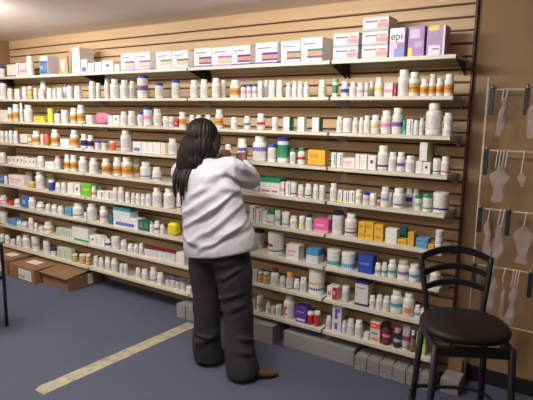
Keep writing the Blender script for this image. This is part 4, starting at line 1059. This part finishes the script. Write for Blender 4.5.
box(bm,-.16,.16,-.172,-.15,.655,.70,.004); box(bm,-.16,.16,.15,.172,.655,.70,.004); box(bm,-.172,-.15,-.15,.15,.655,.70,.004); box(bm,.15,.172,-.15,.15,.655,.70,.004)
finish(bm,'seat_frame',blk,st)
for sx in (-1,1):
    bm=bmesh.new(); tube(bm,[(sx*.160,-.160,.70,.016),(sx*.175,-.178,.35,.0155),(sx*.19,-.198,0,.015)],10); finish(bm,'leg',blk,st,True)
    bm=bmesh.new(); tube(bm,[(sx*.150,.165,.70,.016),(sx*.165,.19,.35,.0155),(sx*.18,.225,0,.015)],10); finish(bm,'leg',blk,st,True)
    bm=bmesh.new(); tube(bm,[(sx*.135,.175,.66,.015),(sx*.137,.18,.76,.016),(sx*.155,.200,.89,.017),(sx*.170,.225,1.0,.016)],10,3,.8); finish(bm,'back_post',blk,st,True)
def rail(z,hw,y,arch,hgt):
    bm=bmesh.new(); n=14; pts=[]
    for i in range(n+1):
        t=i/n*2-1; pts.append((t*hw,y+.03*(1-t*t),z+arch*(1-t*t)))
    A_=[];
    for x,y_,zz in pts:
        A_.append([bm.verts.new((x,y_+dy,zz+dz)) for dy,dz in ((-.008,-hgt/2),(.008,-hgt/2),(.008,hgt/2),(-.008,hgt/2))])
    for a,b in zip(A_,A_[1:]):
        for i in range(4): bm.faces.new((a[i],a[(i+1)%4],b[(i+1)%4],b[i]))
    bm.faces.new(list(reversed(A_[0]))); bm.faces.new(A_[-1]); bmesh.ops.recalc_face_normals(bm,faces=bm.faces)
    finish(bm,'back_rail',blk,st,True,40)
rail(.985,.172,.222,.045,.034); rail(.912,.158,.204,.035,.028); rail(.842,.150,.190,.03,.028)
bm=bmesh.new(); zz=.30; rr=[(.180,-.186),(.0,-.215),(-.180,-.186),(-.205,0),(-.170,.2),(0,.225),(.170,.2),(.205,0)]
tube(bm,[(x,y,zz,.010) for x,y in rr]+[(rr[0][0],rr[0][1],zz,.010)],8,5); finish(bm,'foot_ring',blk,st,True)

# armchair cut by the left edge
burg=mat('burgundy_vinyl',rgb(74,22,32),.5)
gl=mat('gloss_black_tube',rgb(20,20,24),.3)
ac=tag(empty('armchair',(-4.041,-1.245,0),1.66),'black tube framed armchair with burgundy seat at the left edge','chair')
bm=bmesh.new(); box(bm,-.22,.22,-.22,.22,.40,.455,.02); finish(bm,'seat',burg,ac,True,40)
bm=bmesh.new(); box(bm,-.22,.22,.215,.25,.55,.85,.012); finish(bm,'backrest',burg,ac,True,40)
for s in (-1,1):
    bm=bmesh.new(); tube(bm,[(s*.255,-.235,0,.013),(s*.255,-.235,.60,.013),(s*.255,-.21,.665,.014),(s*.255,-.10,.685,.017),(s*.255,.12,.675,.016),(s*.255,.235,.66,.013)],10,4); finish(bm,'leg',gl,ac,True); 
    bm=bmesh.new(); tube(bm,[(s*.255,.30,0,.013),(s*.255,.245,.45,.013),(s*.245,.24,.86,.013)],10,3); finish(bm,'leg',gl,ac,True)
    bm=bmesh.new(); tube(bm,[(s*.255,-.235,.40,.010),(s*.255,.25,.40,.010)],8); finish(bm,'seat_rail',gl,ac,True)
bm=bmesh.new(); tube(bm,[(-.255,-.22,.392,.010),(.255,-.22,.392,.010)],8); finish(bm,'cross_bar',gl,ac,True); bm=bmesh.new(); tube(bm,[(-.25,.243,.60,.010),(.25,.243,.60,.010)],8); finish(bm,'cross_bar',gl,ac,True)

# ------------------------------------------------------------ cardboard boxes on the floor
card=mat('brown_cardboard',rgb(134,100,72),.85,bump=(40,.1,.003),noise_=(8,.06,(1,1,3)))
paper=banded('shipping_label',rgb(222,220,220),[(.1,.4,.1,.5,rgb(160,160,165))],.45,tscale=(10,10,8))
def carton(x0,x1,y0,y1,h,lab,flap,labs):
    t=tag(empty('cardboard_box',((x0+x1)/2,(y0+y1)/2,0)),lab,'cardboard box','cardboard boxes on the floor')
    w,d=(x1-x0)/2,(y1-y0)/2
    bm=bmesh.new(); th=.004
    box(bm,-w,w,-d,d,0.0005,.005); box(bm,-w,w,-d,-d+th,.005,h); box(bm,-w,w,d-th,d,.005,h); box(bm,-w,-w+th,-d+th,d-th,.005,h); box(bm,w-th,w,-d+th,d-th,.005,h)
    finish(bm,'box_body',card,t)
    if flap:
        bm=bmesh.new(); box(bm,-w-.01,w+.01,-.035,d*2-.03,0,.004,rot=Matrix.Translation((0,-d,h+.002))@Matrix.Rotation(flap,4,'X')); finish(bm,'flap',card,t)
    else:
        bm=bmesh.new(); box(bm,-w,w,-d,-.001,h,h+.004); finish(bm,'flap',card,t)
        bm=bmesh.new(); box(bm,-w,w,.001,d,h,h+.004); finish(bm,'flap',card,t)
    for (kind,a,b,c,e) in labs:
        bm=bmesh.new()
        if kind=='f': box(bm,a,b,-d-.001,-d-.0002,c,e)
        if kind=='t': box(bm,a,b,c,e,h+.0042,h+.005)
        if kind=='r': box(bm,w+.0002,w+.001,a,b,c,e)
        finish(bm,'paper_label',paper,t)
carton(-4.53,-4.12,-.20,.19,.128,'brown cardboard box with raised flap, rightmost of three on the floor',.10,[('r',.02,.08,.02,.12)])
carton(-5.00,-4.56,-.27,.17,.142,'brown cardboard box with white label on its lid and front, middle of three',0,[('t',-.12,.06,-.10,.0),('f',-.05,.17,.02,.125)])
carton(-5.58,-5.06,-.25,.17,.150,'brown cardboard box behind the armchair, leftmost of three on the floor',0,[('t',.0,.15,-.1,.0),('f',-.05,.17,.02,.125)])

# ------------------------------------------------------------ white cases under the bottom shelf
wc=banded('white_case_shaded',rgb(150,147,146),[],.45,tscale=(14,14,8)); wcp=mat('plain_white_case_shaded',rgb(146,144,144),.6)  # white cases coloured grey: the shade under the shelf is put into the colour
def case(x0,x1,y0,y1,z0,h,lab,m,grp='white cases under the bottom shelf'):
    t=tag(empty('shipping_case',((x0+x1)/2,(y0+y1)/2,z0)),lab,'case',grp); w,d=(x1-x0)/2,(y1-y0)/2
    bm=bmesh.new(); box(bm,-w,w,-d,d,.0005,h,.003); finish(bm,'case_body',m,t)
    bm=bmesh.new(); box(bm,-w+.004,w-.004,-d+.004,d-.004,h+.0002,h+.0016,.0005); finish(bm,'lid',m,t)
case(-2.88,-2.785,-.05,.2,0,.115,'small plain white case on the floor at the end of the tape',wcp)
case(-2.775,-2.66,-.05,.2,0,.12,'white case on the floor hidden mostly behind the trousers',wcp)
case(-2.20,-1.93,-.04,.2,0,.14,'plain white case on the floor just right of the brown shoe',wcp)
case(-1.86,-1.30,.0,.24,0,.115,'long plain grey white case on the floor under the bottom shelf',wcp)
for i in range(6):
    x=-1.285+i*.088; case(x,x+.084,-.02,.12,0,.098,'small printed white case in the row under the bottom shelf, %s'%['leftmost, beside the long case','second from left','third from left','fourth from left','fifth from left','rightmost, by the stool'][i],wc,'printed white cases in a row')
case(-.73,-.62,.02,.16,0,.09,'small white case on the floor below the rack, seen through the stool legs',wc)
case(-.725,-.64,.17,.26,0,.16,'tan case standing by the wall behind the stool legs',mat('tan_case',rgb(150,112,84),.8))

# ------------------------------------------------------------ tape on the carpet
tp=mat('worn_cream_tape',rgb(166,162,138),.6,noise_=(14,.25,(1,1,1)))
bm=bmesh.new(); a0,b0=Vector((-2.735,-1.405,0)),Vector((-2.665,-.09,0)); n=60; dv=(b0-a0).normalized(); sd=Vector((-dv.y,dv.x,0)); L_=(b0-a0).length
top=[];bot=[]
for i in range(n+1):
    t=i/n; c=a0+dv*L_*t
    wl=.055+.003*noise.noise(Vector((t*14,0,0))); wr=.055+.003*noise.noise(Vector((t*14,7,0)))
    e0=0
    if i<2: wl*=(.55,.85)[i]
    top.append((bm.verts.new((c+sd*wl)+Vector((0,0,.0022))),bm.verts.new((c-sd*wr)+Vector((0,0,.0022)))))
    bot.append((bm.verts.new((c+sd*wl)+Vector((0,0,.0002))),bm.verts.new((c-sd*wr)+Vector((0,0,.0002)))))
for i in range(n):
    bm.faces.new((top[i][0],top[i][1],top[i+1][1],top[i+1][0])); bm.faces.new((bot[i][0],top[i][0],top[i+1][0],bot[i+1][0])); bm.faces.new((top[i][1],bot[i][1],bot[i+1][1],top[i+1][1]))
bmesh.ops.recalc_face_normals(bm,faces=bm.faces)
tag(finish(bm,'floor_tape',tp),'worn cream tape strip running across the blue carpet','tape')

# ------------------------------------------------------------ wire rack with clips and bags
wire=mat('white_coated_wire',rgb(196,184,172),.4); tealp=mat('dark_teal_plastic',rgb(16,36,44),.5); film=mat('frosted_plastic',rgb(214,206,208),.3,alpha=.24,bump=(60,.5,.01))
strap=mat('white_plastic_strap',rgb(224,218,218),.4); steel=mat('steel_clip',rgb(170,170,174),.3,metal=1)
RY=.205; RX=-.628
rk_=tag(empty('wire_rack',(RX,RY,0)),'white wire rack with five rungs standing against the tan wall','rack')
bm=bmesh.new(); tube(bm,[(0,0,0,.007),(0,0,1.905,.007)],8); tube(bm,[(0,0,1.905,.009),(0,0,1.912,.009)],8); finish(bm,'post',wire,rk_,True)
bm=bmesh.new(); tube(bm,[(1.0,0,0,.007),(1.0,0,1.905,.007)],8); finish(bm,'post',wire,rk_,True)
RUNG=[1.842,1.492,1.143,.795,.44]
for z in RUNG:
    bm=bmesh.new(); tube(bm,[(0.004,-.004,z,.0042),(.996,-.004,z,.0042)],6); finish(bm,'rung',wire,rk_,True)
for z in (1.87,.9,.2):
    bm=bmesh.new(); tube(bm,[(0,.0,z,.005),(0,YB-RY,z,.005)],6); finish(bm,'wall_bracket',wire,rk_,True)
def clip(x,r,lab,ln=.145):
    z=RUNG[r]; t=tag(empty('hanging_clip',(x,RY-.016,z)),lab,'clip','dark teal clips on the wire rack')
    bm=bmesh.new(); box(bm,-.013,.013,-.006,.004,-ln,.008,.002); finish(bm,'clip_strip',tealp,t)
    bm=bmesh.new(); tube(bm,[(.0,-.008,.004,.006),(0,-.004,.020,.007),(.0,.012,.022,.005),(0,.018,.004,.004)],8,3); finish(bm,'hook',steel,t,True)
NR=['top','second','third','fourth','lowest']
for x,r,n_ in ((-.600,0,'left'),(-.418,0,'right'),(-.605,1,'left'),(-.612,2,'left'),(-.456,2,'right'),(-.618,3,'left'),(-.308,3,'right'),(-.412,4,'only')):
    clip(x,r,('dark teal clip hanging at %s end of the %s rung of the rack'%(n_,NR[r])) if n_!='only' else 'dark teal clip on the lowest rung just above the stool seat')
def bag(x,r,w,top,ln,seed,lab,straps=2,lean=0,narrow=1.0):
    z=RUNG[r]; t=tag(empty('hanging_plastic_bag',(x,RY-.004,z)),lab,'plastic bag','plastic bags hanging on the rack')
    bm=bmesh.new(); n=20; m=16; rings=[]
    for j in range(m+1):
        q=j/m; zz=-top-(ln-top)*q
        a=w/2*(.45+.55*min(1,q*3.5))*(1-.25*q*q)*(1+.25*math.sin(q*7+seed*2))*narrow; b=.012+.006*math.sin(q*9+seed)
        ring=[]
        for i in range(n):
            th=2*PI*i/n; v=Vector((a*math.cos(th)+lean*q,-.022+b*math.sin(th),zz))
            v+=Vector(noise.noise_vector(Vector((v.x*20+seed,v.y*8,v.z*16))))*.017
            v.y=min(v.y,-.003)
            ring.append(bm.verts.new(v))
        rings.append(ring)
    for a,b in zip(rings,rings[1:]):
        for i in range(n): bm.faces.new((a[i],a[(i+1)%n],b[(i+1)%n],b[i]))
    bm.faces.new(rings[-1]); bmesh.ops.recalc_face_normals(bm,faces=bm.faces); finish(bm,'bag_film',film,t,True)
    for s in range(straps):
        sx=(s-(straps-1)/2)*min(.02,w*.6/max(1,straps-1)) if straps>1 else 0
        bm=bmesh.new(); tube(bm,[(sx-.006,-.018,-top-.02,.0028),(sx,-.012,-.01,.0028),(sx+.002,-.004,.006,.0028),(sx+.004,.006,-.004,.0028)],6,3); finish(bm,'strap',strap,t,True)
bag(-.530,0,.050,.05,.27,1,'narrow frosted plastic bag hanging from the top rung between two clips',2,-.02,.8)
bag(-.372,0,.06,.05,.28,2,'wide frosted plastic bag on the top rung at the right picture edge',1,-.01)
bag(-.518,1,.085,.085,.30,3,'frosted plastic bag on second rung hung by four white straps',4,-.01)
bag(-.405,1,.05,.12,.20,9,'small frosted plastic bag on second rung near the right edge',1,0,.8)
bag(-.560,2,.050,.075,.30,4,'frosted plastic bag on third rung, left one of the pair between clips',1,.005)
bag(-.492,2,.052,.075,.32,5,'frosted plastic bag on third rung, right one of the pair between clips',2,-.01)
bag(-.365,2,.085,.07,.30,6,'frosted plastic bag on third rung at the right picture edge',1,-.005)
bag(-.513,3,.070,.05,.26,7,'frosted plastic bag on fourth rung seen beside the stool back',1,-.01)
bag(-.448,3,.018,.04,.36,8,'thin twisted plastic bag on fourth rung',1,.01)
bag(-.385,3,.050,.08,.33,10,'narrow frosted plastic bag on fourth rung hung by three straps',3,-.02)

# ------------------------------------------------------------ camera and output
F,R_,U_=Vector((-0.5454932,0.8222575,-0.1622644)),Vector((0.8318345,0.5548192,0.0150634)),Vector((-0.1024134,0.1267601,0.9866323))
cam=D.cameras.new('camera'); co=D.objects.new('camera',cam); C.objects.link(co)
M3=Matrix((R_.normalized(),U_.normalized(),(-F).normalized())).transposed().to_4x4(); M3.translation=Vector((0,-3.05614,1.674917)); co.matrix_world=M3
cam.sensor_width=36; cam.sensor_fit='HORIZONTAL'; cam.lens=515.02*36/533; cam.clip_start=.02
S=bpy.context.scene; S.camera=co
w=D.worlds.new('world'); w.use_nodes=True; S.world=w; w.node_tree.nodes['Background'].inputs[0].default_value=(.6,.65,.75,1); w.node_tree.nodes['Background'].inputs[1].default_value=.3
S.view_settings.view_transform='Standard'; S.view_settings.look='None'; S.view_settings.exposure=EXPO; S.view_settings.gamma=1; S.view_settings.use_curve_mapping=False
